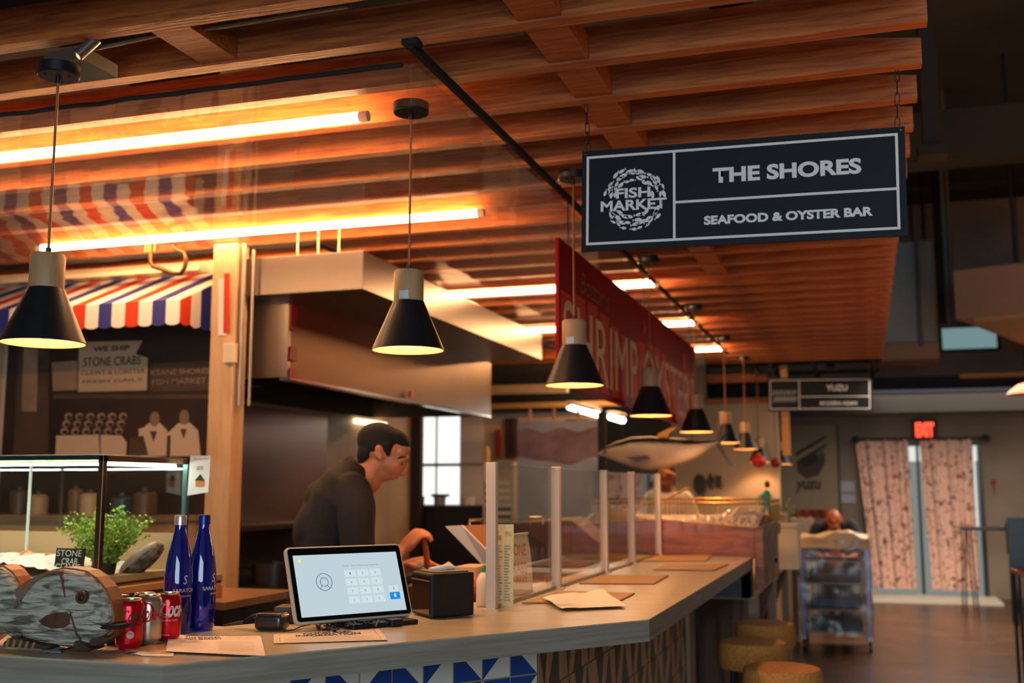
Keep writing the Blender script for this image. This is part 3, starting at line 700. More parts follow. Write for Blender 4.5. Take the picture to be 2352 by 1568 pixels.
print_on(S_, t, 'THE SHORES\nFISH MARKET', .18,.06,.58,.24, INK, offset=.02); print_on(S_, t, 'STONE CRAB\nCLAW MENU', .62,.05,.95,.2, mat('faint_orange','d8a080',.7))
r_ = random.Random(1)
rules(S_, t, [(.12,.12+r_.uniform(.2,.34),.34+.09*i) for i in range(6)]+[(.54,.54+r_.uniform(.25,.4),.34+.07*i) for i in range(8)], mat('faint_grey','b8a898',.7))
t, S_ = sheet_of_paper([AZ(628,1458,z),AZ(869,1445,z),AZ(891,1470,z),AZ(629,1478,z)], 'notice_sheet', 'bordered consumer notice sheet taped flat in front of the touch screen', mt=mat('paper_cream','d8c0a0',.6))
print_on(S_, t, 'CONSUMER', .27,.05,.74,.24, INK, offset=.03); print_on(S_, t, 'INFORMATION', .20,.26,.80,.44, INK, offset=.04)
rules(S_, t, [(.28,.76,.52),(.10,.9,.64),(.10,.86,.72),(.10,.9,.80)], INKL)
m = MB()
for (u0,v0,u1,v1) in [(.05,.06,.95,.075),(.05,.92,.95,.935),(.05,.06,.056,.93),(.944,.06,.95,.93)]:
    q = [S_(u0,v0),S_(u1,v0),S_(u1,v1),S_(u0,v1)]; m.add([x+V((0,0,.0009)) for x in q], [(0,1,2,3)])
m.build('printed_border', INKL, t)
t, S_ = sheet_of_paper([AZ(287,1490,z),AZ(392,1478,z),AZ(392,1502,z),AZ(288,1500,z)], 'menu_sheet', 'orange and white leaflets fanned under the soda cans', mt=mat('paper_orange','d09a70',.6,col2='b06a48',vscale=30))
t2_, S_ = sheet_of_paper([AZ(300,1502,z-.001),AZ(400,1494,z-.001),AZ(398,1508,z-.001),AZ(330,1507,z-.001)], 'leaflet', 'pale leaflet edge peeking out under the leaflets by the cans', mt=PAPER)
t2_, S_ = sheet_of_paper([AZ(95,1490,z),AZ(150,1486,z),AZ(140,1500,z),AZ(100,1499,z)], 'leaflet', 'bluish paper slip lying underneath the wooden fish', mt=mat('paper_blue','a8b4b8',.6))

# placemats and napkin
MATM = mat('placemat_tan','b98a58',.6)
def placemat(pts, label):
    A,B,C,D = [V((p.x,p.y,zc+.0005)) for p in pts]; t = thing('placemat', label, 'placemat', (A+B+C+D)/4, 'ribbed placemats along the bar')
    m = MB(); m.prism([A,B,C,D], (0,0,.0035)); m.build('mat_base', mat('mat_edge','7a5230',.6), t)
    m = MB(); n = 30
    for i in range(n):
        u0, u1 = (i+.12)/n, (i+.80)/n; q = [A.lerp(B,u0),A.lerp(B,u1),D.lerp(C,u1),D.lerp(C,u0)]
        m.prism([x+V((0,0,.0035)) for x in q], (0,0,.0022))
    m.build('ribs', MATM, t)
for q, l in [([(1199,1384),(1290,1357),(1458,1362),(1417,1382)],'ribbed tan placemat nearest the camera, under the white napkin'),
             ([(1330,1339),(1384,1321),(1536,1321),(1502,1340)],'ribbed tan placemat second along the bar, nothing on it'),
             ([(1500,1308),(1536,1295),(1674,1295),(1641,1309)],'tan placemat near the right bar edge, third along the bar'),
             ([(1440,1288),(1500,1275),(1636,1275),(1621,1288)],'farthest tan placemat, just in front of the wooden ice box')]:
    placemat([AZ(u,v,1.084) for u,v in q], l)
t, S_ = sheet_of_paper([AZ(1246,1377,1.088),AZ(1386,1360,1.088),AZ(1440,1393,1.086),AZ(1290,1400,1.086)], 'napkin', 'crumpled white napkin lying over the nearest placemat', mt=mat('napkin_white','e8dccb',.8), curl=lambda u,v: .010*abs(math.sin(u*5+v*3))*(1-v)+.002)
t['category'] = 'napkin'

# glass screen with posts along the bar
t = thing('glass_screen', 'clear glass sneeze guard with cream aluminium posts along the bar', 'screen', (-1.2,5.0,1.08))
ALC = mat('post_cream','d0b8a2',.45)
posts = [(-1.19,3.49),(-1.195,4.31),(-1.20,5.185),(-1.20,5.83),(-1.20,6.62)]
for (x,y) in posts:
    m = MB(); m.box((x-.017,y-.014,zc+.001),(x+.017,y+.014,1.565)); m.build('post', ALC, t, bevel=.002)
    m = MB(); m.box((x-.028,y-.022,zc+.0002),(x+.028,y+.022,zc+.006)); m.build('post_foot', ALC, t)
for (a, b) in zip(posts[:-1], posts[1:]):
    m = MB(); m.box((-1.203,a[1]+.014,zc+.012),(-1.197,b[1]-.014,1.558)); gp = m.build('glass_pane', CLEAR, t, label='clear pane between two posts')
    m = MB(); m.box((-1.2035,a[1]+.014,1.557),(-1.1965,b[1]-.014,1.5595)); m.build('polished_edge', mat('glass_edge','9aa894',.2), gp)
    m = MB(); m.box((-1.206,a[1]+.014,zc+.004),(-1.194,b[1]-.014,zc+.012)); m.build('base_channel', mat('channel_dull','8a7a5c',.4), t)

# menu card, bag and squeeze bottle just behind the screen
p0 = AY(1138,1388,3.62); p1 = AY(1181,1388,3.66); zt = AY(1160,1190,3.64).z
P = Plane((p0.x,3.60,1.082),(1,.12,0),(0,.03,1)); w_ = .068; h_ = .275
t = thing('menu_card', 'tall cream menu card propped behind the first glass post', 'menu', P(w_/2,0))
m = MB(); m.prism([P(0,0),P(w_,0),P(w_,h_),P(0,h_)], -P.n*.002); m.build('card', mat('card_cream','d8c08c',.6), t)
text('THE\nSHORES', P(.008,.222), P.r, P.u, .018, .03, INK, t, 'printed_text', offset=.01); text('MENU', P(.038,.235), P.r, P.u, .022, .016, REDINK, t, 'red_heading')
m = MB()
for i in range(20):
    P.rect(m, .006, .20-i*.0095, .006+r_.uniform(.012,.024), .2035-i*.0095); P.rect(m, .036, .20-i*.0095, .036+r_.uniform(.012,.024), .2035-i*.0095)
m.build('menu_lines', INKL, t)
# paper bag
base = [V((-1.300,3.97,1.082)), V((-1.228,4.06,1.082)), V((-1.245,4.14,1.082)), V((-1.318,4.04,1.082))]
topq = [V((-1.315,4.00,1.300)), V((-1.250,4.085,1.308)), V((-1.256,4.10,1.308)), V((-1.321,4.015,1.300))]
t = thing('paper_bag', 'cream stone crab paper bag with red lettering behind the glass', 'bag', sum(base, V())/4)
m = MB(); vs = []; n = 6
for k in range(n+1):
    f_ = k/n; bl = math.sin(f_*PI)*.010
    for i in range(4):
        p = base[i].lerp(topq[i], f_**1.3 if i in (2,3) else f_); c = (sum(base, V())/4).lerp(sum(topq, V())/4, f_); vs.append(p+(p-c).normalized()*bl)
fs = [(k*4+i,k*4+(i+1)%4,(k+1)*4+(i+1)%4,(k+1)*4+i) for k in range(n) for i in range(4)]+[(3,2,1,0)]
m.add(vs, fs); m.build('bag_body', mat('bag_cream','dcc59a',.7,bump=.3,bscale=30), t, smooth=True)
P = Plane(base[0]+V((.002,-.012,.0)), base[1]-base[0], (topq[0]-base[0])+V((.012,0,0)))
for s_, b_, h_ in [('STONE',.115,.036),('CRABS',.062,.034),('MARKET',.035,.016)]: text(s_, P(.014,b_*1.25), P.r, P.u, .086, h_*1.25, REDINK, t, 'red_lettering', offset=.01, lift=.009)
m = MB(); m.bar(topq[0]+V((-.004,-.002,0)), topq[1]+V((.004,-.002,.0)), .012, .008); m.build('rolled_top', mat('bag_cream','dcc59a',.7), t, bevel=.002)
p = AZ(1112,1399,1.08); p = V((-1.255,3.60,1.081))
t = thing('squeeze_bottle', 'white plastic squeeze bottle half hidden behind the first post', 'bottle', p)
MB().lathe([(.001,0),(.026,0),(.028,.006),(.028,.085),(.020,.105),(.012,.112),(.012,.118),(.001,.118)], p, 24).build('bottle_body', mat('milky','ded0bc',.4), t, smooth=True)
MB().lathe([(.001,.116),(.013,.116),(.011,.128),(.004,.138),(.001,.138)], p, 20).build('green_nozzle', mat('nozzle_green','2c7a4a',.4), t, smooth=True)
# ================================================================== WOODEN FISH
FG = mat('driftwood', 'b8b1a0', .75, col2='5c544a', vscale=26, stretch=(.35,1,2.2), dist=1.6, bump=1.0, bscale=70, ramp=(.36,.56))
FB = mat('carved_brown', '5e3c26', .6, col2='2e1d14', vscale=8, bump=.5, bscale=30)
FO = mat('carved_orange', '9a5a30', .45, col2='4a2c1c', vscale=6, bump=.3, bscale=20, ramp=(.3,.6))
yf = 2.312
P = Plane((-1.9, 2.282, 1.08), (1,0,0), (0,0,1))
def CF(x, y):
    a, b = P.hit(x/5.445, 1280+y/5.445); return a, max(b, .0065)
out = [(150,1000),(60,1040),(-60,960),(-200,1010),(-330,1120),(-420,1060),(-400,900),(-330,700),(-380,480),(-330,240),(-220,120),(-90,110),(0,172),(60,250),(110,370),(160,500),(215,598),(300,420),(420,250),(560,165),(740,135),(900,150),(1060,180),(1200,262),(1330,395),(1420,560),(1455,720),(1462,840),(1400,865),(1330,872),(1250,892),(1330,905),(1462,915),(1430,975),(1330,1040),(1200,1120),(1115,1165),(960,1190),(760,1150),(560,1120),(350,1080)]
t = thing('wooden_fish', 'large carved driftwood fish with brown rim at the left end of the counter', 'fish carving', (-1.93,yf+.05,1.08))
fo = [(a-.034*max(0, min(1.15, (p[0]-150)/1200)), b) for p in out for a, b in [CF(*p)]]
m = MB(); m.prism([P(a,b,-.030-.008) for a,b in fo], (0,.050,0)); m.build('body_rim', FO, t, bevel=.008, seg=3)
# domed weathered face
ctr = CF(720, 660); tl = CF(-150, 650)
def inset(p, f_):
    a, b = p; # pull toward spine line from tail to head centre
    q = max(0, min(1, (a-tl[0])/(ctr[0]+.06-tl[0]))); c = (tl[0]+(ctr[0]+.03-tl[0])*q, tl[1]+(ctr[1]-tl[1])*q)
    return (a+(c[0]-a)*f_, b+(c[1]-b)*f_)
def resample(pts, n):
    L = [0]; k = len(pts)
    for i in range(k): L.append(L[-1]+math.dist(pts[i], pts[(i+1)%k]))
    o = []
    for j in range(n):
        s_ = L[-1]*j/n; i = max(i for i in range(k) if L[i] <= s_); f_ = (s_-L[i])/(L[i+1]-L[i]+1e-9); a, b = pts[i], pts[(i+1)%k]
        o.append((a[0]+(b[0]-a[0])*f_, a[1]+(b[1]-a[1])*f_))
    return o
rs = resample(fo, 160); m = MB(); rings = [(.035,.011),(.06,-.004),(.16,-.014),(.35,-.022),(.6,-.027),(.85,-.029),(1.0,-.029)]
vs = []
for f_, d in rings:
    for p in rs: a, b = inset(p, f_); vs.append((P(a,b).x, yf+d, P(a,b).z))
n = 160; fs = [(k*n+i,k*n+(i+1)%n,(k+1)*n+(i+1)%n,(k+1)*n+i) for k in range(len(rings)-1) for i in range(n)]
m.add(vs, fs); m.build('body', FG, t, smooth=True)
def carve(pts, d0, th, name, mt, lab=None, bev=.002):
    m = MB(); m.prism([V((P(*CF(*p)).x, yf+d0, P(*CF(*p)).z)) for p in pts], (0,th,0)); o = m.build(name, mt, t, bevel=bev if bev < .003 else .0045)
    if lab: o['label'] = lab
carve([(480,800),(560,730),(680,690),(820,680),(880,720),(870,830),(790,880),(640,890),(540,850)], -.031, .006, 'gill_patch', FB, 'brown leaf-shaped carved patch')
carve([(150,400),(140,470),(190,560),(240,520),(420,290),(560,215),(720,190),(700,160),(560,168),(420,230),(280,300)], -.019, .02, 'dorsal_fin', mat('fin_grey','6a6058',.7,col2='8a5a34',vscale=40,bump=.4), 'striped grey and orange dorsal fin')
carve([(10,1130),(30,1060),(90,1010),(200,1000),(340,1060),(480,1090),(620,1120),(560,1165),(400,1180),(200,1198),(90,1175)], -.028, .05, 'rear_fin', FB, bev=.006)
for i in range(5): carve([(90+i*80,1010+i*12),(125+i*80,1015+i*12),(90+i*80,1190),(55+i*80,1180)], -.031, .004, 'fin_ridge', mat('ridge_tan','8a6c48',.7), None, .0015)
carve([(670,1215),(760,1170),(900,1130),(930,1040),(980,1050),(1130,1150),(1060,1205),(950,1225)], -.030, .06, 'foot_fin', FB, bev=.006)
carve([(1215,880),(1300,845),(1450,850),(1450,905),(1330,905),(1250,900)], -.024, .05, 'mouth', DARK)
carve([(1080,1040),(1210,990),(1330,1000),(1460,920),(1420,985),(1330,1040),(1190,1115),(1090,1110)], -.020, .02, 'lower_jaw', FB)
for k, pts in enumerate([[(735,190),(755,190),(815,500),(800,500)],[(860,690),(890,690),(955,960),(940,960)],[(940,960),(958,960),(1010,1040),(990,1040)]]): carve(pts, -.030, .004, 'carved_line', FB)
c = P(*CF(1015,500)); 
MB().cyl((c.x,yf-.033,c.z),(c.x,yf-.02,c.z),.015,.017,n=24).build('eye_ring', FB, t, smooth='edge')
MB().sph((c.x+.001,yf-.032,c.z),(.0095,.007,.0095)).build('eye', mat('eye_brown','3a2018',.3), t, smooth=True)
MB().sph((c.x+.004,yf-.037,c.z+.001),(.003,.003,.003),10,8).build('pupil', DARK, t, smooth=True)

# ================================================================== DISPLAY CASE
cx, cy, zb, ztp = -2.476, 3.15, 1.155, 1.592; xl, yb = -4.4, 3.66
t = thing('display_case', 'lit glass seafood display case with chrome corner frame behind the wooden fish', 'display case', (cx-.6,(cy+yb)/2,zb))
CH = mat('case_chrome','a58a70',.2,metal=1)
m = MB(); m.box((cx-.022,cy,zb),(cx,cy+.022,ztp)); m.build('corner_post', CH, t, bevel=.002)
m = MB(); m.box((cx-.02,yb-.02,zb),(cx,yb,ztp)); m.build('rear_post', mat('case_teal','56706a',.3,metal=.5), t)
m = MB(); m.box((cx-.02,cy,ztp-.022),(cx,yb,ztp)); m.build('top_rail', CH, t, bevel=.002)
m = MB(); m.box((xl,cy,ztp-.016),(cx-.02,cy+.02,ztp)); m.build('top_rail', mat('rail_teal','2c4a44',.3,metal=.6), t)
m = MB(); m.box((xl,cy,zb-.012),(cx,yb,zb)); m.build('case_base', CH, t)
m = MB(); m.box((xl,yb-.02,ztp-.02),(cx,yb,ztp)); m.build('rear_rail', CH, t)
m = MB(); m.box((cx-.006,cy+.022,zb),(cx-.002,yb-.02,ztp-.022)); m.build('side_glass', CLEAR, t)
m = MB(); m.box((xl,cy+.004,zb),(cx-.022,cy+.008,ztp-.016)); m.build('front_glass', CLEAR, t)
m = MB(); m.box((xl,cy,ztp),(cx,yb,ztp+.004)); m.build('top_glass', CLEAR, t)
m = MB(); m.box((xl,yb-.012,zb),(cx-.02,yb-.008,ztp-.02)); m.build('rear_glass', CLEAR, t)
LED = emis('case_led', (.75,1.0,.92), 22)
m = MB(); m.box((xl,cy+.035,ztp-.034),(cx-.05,cy+.045,ztp-.026)); m.build('led_strip', LED, t)
m = MB(); m.box((cx-.04,cy+.05,ztp-.034),(cx-.03,yb-.05,ztp-.026)); m.build('led_strip', LED, t)
px = AY(64,1200,yb-.1); m = MB(); m.cyl((px.x,yb-.1,zb),(px.x,yb-.1,ztp-.02),.006); m.build('inner_rod', mat('rod_pale','c9d2cc',.3), t)
m = MB(); m.box((xl,cy+.02,zb),(cx-.03,yb-.03,zb+.02)); m.build('ice_tray', mat('tray_beige','c8a880',.5), t)
m = MB(); m.box((xl,yb-.05,zb+.02),(cx-.03,yb-.035,zb+.155)); m.build('back_ledge', mat('ledge_tan','c09a70',.5), t)
# ice
m = MB(); r_ = random.Random(4); gx, gy = 70, 16; vs = []; fs = []
x0, x1 = -3.9, -2.60
for j in range(gy+1):
    for i in range(gx+1):
        x = x0+(x1-x0)*i/gx; y = cy+.03+(yb-.06-cy-.03)*j/gy
        h = .028+.050*min(1, (x1-x)/.25)*(.55+.45*math.sin(PI*(j+2)/(gy+4)))+r_.uniform(-.006,.006)
        vs.append((x,y,zb+h if 0 < i < gx else zb+.02))
for j in range(gy):
    for i in range(gx): a = j*(gx+1)+i; fs.append((a,a+1,a+gx+2,a+gx+1))
m.add(vs, fs); o = m.build('crushed_ice', mat('ice','dfe4e2',.25,spec=.8)); tag(o, 'bed of crushed ice inside the lit display case', 'ice', kind='stuff')
# crab claws
CRO = mat('claw_orange','d2703c',.35,col2='e8c8a8',vscale=25); 
def claw(p, a, s_, label):
    t = thing('crab_claw', label, 'crab claw', p, 'stone crab claws on the ice'); ca, sa = math.cos(a), math.sin(a)
    def W_(x, y, z): return V(p)+V((ca*x-sa*y, sa*x+ca*y, z))*s_
    m = MB(); m.tube([W_(-.05,0,.012),W_(-.03,0,.022),W_(0,.003,.028),W_(.03,.006,.024),W_(.055,0,.016),W_(.075,-.01,.01)], [x*s_ for x in (.010,.020,.027,.020,.011,.003)], 12); m.build('claw_body', CRO, t, smooth=True)
    m = MB(); m.tube([W_(.028,-.012,.018),W_(.05,-.022,.016),W_(.072,-.018,.010)], [x*s_ for x in (.010,.008,.002)], 10); m.build('pincer_tip', mat('claw_tip','2a1510',.3), t, smooth=True)
    m = MB(); m.tube([W_(-.05,0,.012),W_(-.065,.012,.014),W_(-.08,.01,.010)], [x*s_ for x in (.010,.014,.009)], 10); m.build('knuckle', mat('claw_pale','e2b48c',.4), t, smooth=True)
for i, (u, v, a, s_) in enumerate([(30,1290,.3,.9),(62,1281,2.6,1.0),(88,1290,.9,.9),(110,1284,-.4,.9),(12,1296,2.0,.8)]):
    p = AY(u, v+9, 3.42); claw((p.x,3.42,p.z-.01), a, s_, ['small pale crab claw on the ice, second from the left','largest orange crab claw on top of the ice pile','orange crab claw in the middle of the ice pile','crab claw beside the chalkboard sign','leftmost crab claw on the ice'][i])
# chalkboard
p0, p1 = AY(122,1318,3.24), AY(188,1318,3.24); hh = AY(122,1258,3.24).z-p0.z
t = thing('chalkboard', 'small black chalkboard lettered stone crab, standing in the case behind the fish', 'chalkboard', p0)
P = Plane((p0.x,3.24,zb+.03),(1,0,0),(.04,.12,1)); w_ = p1.x-p0.x; hh = AY(122,1258,3.24).z-zb-.03
m = MB(); m.prism([P(0,0),P(w_,0),P(w_,hh),P(0,hh)], -P.n*.006); m.build('board', mat('slate','141815',.6), t, bevel=.001)
CHK = mat('chalk','c8c4b8',.9)
text('STONE', P(.006,hh-.028), P.r, P.u, w_*.86, .022, CHK, t, 'chalk_lettering'); text('CRAB', P(.03,hh-.056), P.r, P.u, w_*.55, .022, CHK, t, 'chalk_lettering'); text('CLAWS', P(.006,.008), P.r, P.u, w_*.86, .024, CHK, t, 'chalk_lettering')
# fern
t = thing('fern', 'bright green maidenhair fern inside the display case corner', 'fern', (-2.60,3.34,zb))
LEAF = mat('fern_leaf','a5bc48',.5,col2='6f9a30',vscale=30); r_ = random.Random(9); m = MB(); ms = MB()
for i in range(170):
    a = r_.uniform(0, 2*PI); L = r_.uniform(.10,.25); lean = r_.uniform(.05,.75)
    p = V((-2.60+.02*math.cos(a),3.34+.02*math.sin(a),zb+.03)); pts = []
    for k in range(9):
        f_ = k/8; x = lean*L*f_*(.4+.6*f_); z = L*f_*(1-.35*lean*f_)
        q = p+V((min(x*math.cos(a),.105), max(-.13,min(.13,x*math.sin(a))), z)); pts.append(q)
    ms.tube(pts, .0008, 3)
    for k in range(2, 9):
        for sd in (-1, 1):
            for rep in range(2):
                c = pts[k].lerp(pts[k-1], rep*.5)+V((r_.uniform(-.012,.012), r_.uniform(-.012,.012), r_.uniform(-.006,.008))); s_ = r_.uniform(.0045,.0085)
                d1 = V((r_.uniform(-1,1), r_.uniform(-1,1), r_.uniform(-.5,.5))).normalized(); x, y = ortho(d1)
                m.add([c+x*s_, c+y*s_*.8, c-x*s_, c-y*s_*.8], [(0,1,2,3)])
m.build('fronds', LEAF, t); ms.build('stems', mat('fern_stem','4a5a20',.6), t)
m = MB(); m.lathe([(.001,zb+.02),(.035,zb+.02),(.042,zb+.06),(.036,zb+.058),(.001,zb+.05)], (-2.60,3.34,0), 20); m.build('pot', mat('pot_dark','2a2a22',.6), t, smooth=True)
# shell in the case
p = V((-2.53,3.46,zb+.06)); t = thing('oyster_shell', 'large rough shell leaning in the right end of the display case', 'shell', p-V((0,0,.055)))
rm = Matrix.Rotation(-.75, 3, 'Y') @ Matrix.Rotation(.3, 3, 'Z'); m = MB(); m.sph(p, (.095,.05,.032), 24, 14, rm)
for i, v in enumerate(m.v): m.v[i] = v+V((1,1,1))*.004*noise.noise(v*60)
m.build('shell_body', mat('shell_brown','4a3c2c',.5,col2='8a8470',vscale=40,bump=.6), t, smooth=True)
m = MB(); m.sph(p+rm@V((0,-.012,.012)), (.088,.044,.024), 24, 10, rm); m.build('shell_inside', mat('shell_pearl','c8b4a0',.25), t, smooth=True)
# price notice clipped to the case
P = Plane((-2.462,3.63,1.455),(.97,.24,0),(0,0,1)); 
q = [P.hit(*c) for c in [(430,1138),(478,1130),(484,1046),(437,1046)]]
t = thing('price_notice', 'white price notice with a small orange picture taped to the case top corner', 'notice', P(*q[0]))
m = MB(); m.prism([P(a,b) for a,b in q], -P.n*.001); m.build('sheet', PAPER, t)
w_ = q[1][0]-q[0][0]; h_ = q[3][1]-q[0][1]; a, b = q[0]
text('The Key West', P(a+w_*.25,b+h_*.88), P.r, P.u, w_*.7, h_*.07, REDINK, t, 'red_heading'); text('$8.95', P(a+w_*.42,b+h_*.62), P.r, P.u, w_*.3, h_*.12, INKL, t, 'price', offset=.02)
m = MB(); P.poly(m, [(a+w_*.40,b+h_*.22),(a+w_*.80,b+h_*.22),(a+w_*.82,b+h_*.38),(a+w_*.6,b+h_*.52),(a+w_*.36,b+h_*.40)]); m.build('hut_picture', mat('hut_orange','c8702c',.7), t)
m = MB(); P.poly(m, [(a+w_*.34,b+h_*.38),(a+w_*.84,b+h_*.36),(a+w_*.6,b+h_*.54)], .0018); m.build('hut_roof', INK, t)
# lower cabinet carrying the case
t = thing('case_cabinet', 'tan cabinet under the lit display case', 'cabinet', (-3.4,3.4,0))
m = MB(); m.box((xl,2.95,0),(-2.50,3.8,1.12)); m.build('body', mat('cabinet_tan','9c7448',.6), t)
m = MB(); m.box((xl,2.93,1.12),(-2.44,3.85,1.142)); m.build('cabinet_top', mat('cab_top','b9895a',.4), t)

# ================================================================== COLUMN, AWNING, MURAL
m = MB(); m.box((-3.225,4.90,0),(-3.085,5.02,2.752))
tag(m.build('timber_column', mat('column_cream','c9a67a',.6,col2='b8946a',vscale=3,stretch=(8,8,1)), bevel=.004), 'square cream painted column behind the blue bottles', 'column')
t = thing('conduit_pipes', 'slim upright conduits with a white switch box on the right side of the column', 'pipe', (-3.04,4.9,1.9))
m = MB(); m.cyl((-3.06,4.93,1.9),(-3.06,4.93,2.75),.014); m.build('pipe', mat('pipe_grey','9a8f80',.4,metal=.5), t)
m = MB(); m.cyl((-3.015,4.95,1.9),(-3.015,4.95,2.72),.008); m.build('pipe', mat('pipe_grey','9a8f80',.4,metal=.5), t)
m = MB(); p = AY(535,812,4.90); m.box((p.x-.035,4.86,p.z-.05),(p.x+.03,4.898,p.z+.05)); m.build('switch_box', mat('switch_white','d8c4a4',.4), t, bevel=.003)
p = AY(519,690,4.86); t = thing('hanging_pennant', 'narrow red and white cloth strip hanging on the column beside the awning', 'pennant', (p.x,4.87,p.z-.14))
P = Plane((p.x,4.885,p.z),(1,0,0),(0,0,1))
for (a,b,c,d,mt,nm) in [((502,640),(520,640),(519,770),(501,770),'awning_white','white_strip'),((516,628),(528,628),(527,765),(514,765),'awning_red','red_strip')]:
    q = [P.hit(*x) for x in (d,c,b,a)]; m = MB(); m.prism([P(*x) for x in q], (0,-.006 if nm=='red_strip' else .006,0)); m.build(nm, mat(mt, 'e4dccd' if mt.endswith('white') else 'c83a1c',.7), t)
AW = [mat('awning_white','e4dccd',.7), mat('awning_red','c83a1c',.7), mat('awning_blue','2c2f7c',.7)]
# awning: sloping striped canvas with scalloped valance
t = thing('striped_awning', 'red, white and blue striped awning with scalloped edge over the mural', 'awning', (-4.5,5.2,2.33))
ya, yb2 = 5.49, 4.93; zt, zf, zv = 2.725, 2.472, 2.340; xr = -3.44; sw = .086
xs0 = xr-.001; m = MB(); mv = MB()
for i in range(34):
    c = [0,2,0,1][i % 4]; x1 = xr-sw*i; x0 = x1-sw
    for mm in (m, mv): mm.mi = c
    m.prism([(x0,yb2,zf),(x1,yb2,zf),(x1,ya,zt),(x0,ya,zt)], (0,0,.006))
    pts = [(x0,zf),(x1,zf)]+[(x1-(x1-x0)*(.5-.5*math.cos(PI*k/8)), zv+.018-.018*math.sin(PI*k/8)) for k in range(9)]
    mv.prism([(x,yb2,z) for x,z in pts], (0,.006,0))
m.build('canopy', AW, t); mv.build('valance', AW, t)
# right end panel
m = MB()
for i in range(6):
    y0_, y1_ = yb2+(ya-yb2)*i/6, yb2+(ya-yb2)*(i+1)/6; m.mi = [1,0,2,0,1,0][i]
    zt0, zt1 = zf+(zt-zf)*i/6, zf+(zt-zf)*(i+1)/6
    pts = [(y0_,zt0),(y1_,zt1)]+[(y1_-(y1_-y0_)*k/6, zv+.016-.016*math.sin(PI*k/6)) for k in range(7)]
    m.prism([(xr,y,z) for y,z in pts], (.006,0,0))
m.build('end_panel', AW, t)
# trim board above the awning and brass pipe
p0 = AY(20,608,5.44); p1 = AY(400,578,5.44)
tag(MB().box((p0.x,5.40,2.74),(p1.x+.2,5.497,2.765)).build('trim_board', mat('trim_cream','e0cba8',.6)), 'cream shelf edge board running above the striped awning', 'board')
m = MB(); y_ = 4.95
pts = [AY(u,v,y_) for u,v in [(347,560),(346,602),(352,612),(372,618),(398,628),(415,628),(424,615),(428,596),(424,580),(405,572),(398,562)]]
t = thing('brass_pipe', 'bent brass pipe under the ceiling sheet above the striped awning', 'pipe', pts[3])
m.tube(pts, .013, 10); m.build('pipe_run', mat('brass','4e3a20',.45,metal=.7), t, smooth=True)
m = MB(); m.cyl(pts[0], pts[0]+V((0,0,.02)), .02).build('pipe_flange', mat('brass_dark','4a3418',.4,metal=.8), t)
m = MB(); q = AY(345,566,y_)
for k in range(4): m.cyl(q+V((-.03+.02*k,0,-.03)), q+V((-.03+.02*k,0,.04)), .004)
m.cyl(q+V((-.036,0,.0)), q+V((.036,0,.0)), .004).cyl(q+V((-.036,0,-.025)), q+V((.036,0,-.025)), .004)
m.build('copper_bracket', mat('copper','c86a3a',.35,metal=.9), t)

# mural board
ym = 5.47
P = Plane((-5.4, ym, 1.0), (1,0,0), (0,0,1))
t = thing('photo_mural', 'brown vintage photo mural of two men in white behind crab trays, under the awning', 'mural', (-4.5,ym,1.0))
MUB = mat('mural_brown','3c2c22',.6,col2='2a1e18',vscale=2); MUL = mat('mural_tan','a08468',.6,col2='8a7058',vscale=6); MUM = mat('mural_mid','5c4636',.6,col2='4a382c',vscale=5); MUW = mat('mural_cream','d0b494',.6)
q0, q1 = P.hit(22,740), P.hit(487,1220)
m = MB(); m.box((P(*q0).x, ym, 1.0), (P(*q1).x, ym+.02, 2.60)); m.build('mural_board', MUB, t)
m = MB(); 
for pl in [[(45,760),(112,760),(112,1045),(30,1045)],[(122,905),(485,905),(485,915),(122,915)],[(345,835),(485,828),(485,895),(345,900)]]: P.pix(m, pl, .001)
m.build('shopfront_shapes', MUM, t)
m = MB()
for pl in [[(55,790),(88,790),(85,945),(50,945)],[(120,832),(178,828),(178,895),(122,898)]]: P.pix(m, pl, .002)
m.build('pale_posters', MUL, t)
m = MB(); P.pix(m, [(182,785),(328,782),(312,812),(340,822),(338,896),(180,900)], .002); m.build('printed_shop_sign', MUW if False else mat('mural_sign','b89c7e',.6), t)
def mt_text(s_, u0,v0,u1,v1, material, off=.01):
    a = P.hit(u0,v1); b = P.hit(u1,v0); text(s_, P(*a), P.r, P.u, b[0]-a[0], b[1]-a[1], material, t, 'mural_lettering', offset=off, lift=.004)
mt_text('WE SHIP', 215,792,300,808, MUB, .03); mt_text('STONE CRABS', 192,816,325,842, MUB); mt_text('CLAWS & LOBSTER', 186,846,335,862, MUM); mt_text('FRESH DAILY', 190,868,330,880, MUM)
mt_text('KEANE SHORES', 348,845,482,862, MUL); mt_text('FISH MARKET', 350,866,475,884, MUL)
m = MB(); P.pix(m, [(130,1000),(228,998),(230,1045),(128,1047)], .003); P.pix(m, [(232,998),(280,1000),(292,1015),(290,1045),(232,1045)], .003); m.build('tray_fronts', MUW, t)
m = MB(); md = MB(); r_ = random.Random(6)
for j in range(3):
    for i in range(6):
        a, b = P.hit(148+i*25+j*5, 990-j*17); md_r = .030
        P.poly(m, [(a+md_r*math.cos(q)*1.0, b+md_r*.75*math.sin(q)) for q in [2*PI*k/10 for k in range(10)]], .002+.0004*j)
        P.poly(md, [(a+.006+md_r*.6*math.cos(q), b-.006+md_r*.4*math.sin(q)) for q in [2*PI*k/10 for k in range(10)]], .0035+.0004*j)
m.build('crab_claws_print', MUL, t); md.build('crab_shadows_print', MUB, t)
m = MB()
for (u, v, s_) in [(355,1000,1),(424,1000,1.05)]:
    P.pix(m, [(u-14*s_,v-28),(u+12*s_,v-30),(u+30*s_,v-12),(u+36*s_,v+46),(u-32*s_,v+48),(u-36*s_,v-6)], .003)
P.pix(m, [(318,985),(345,978),(345,1000),(322,996)], .0033)
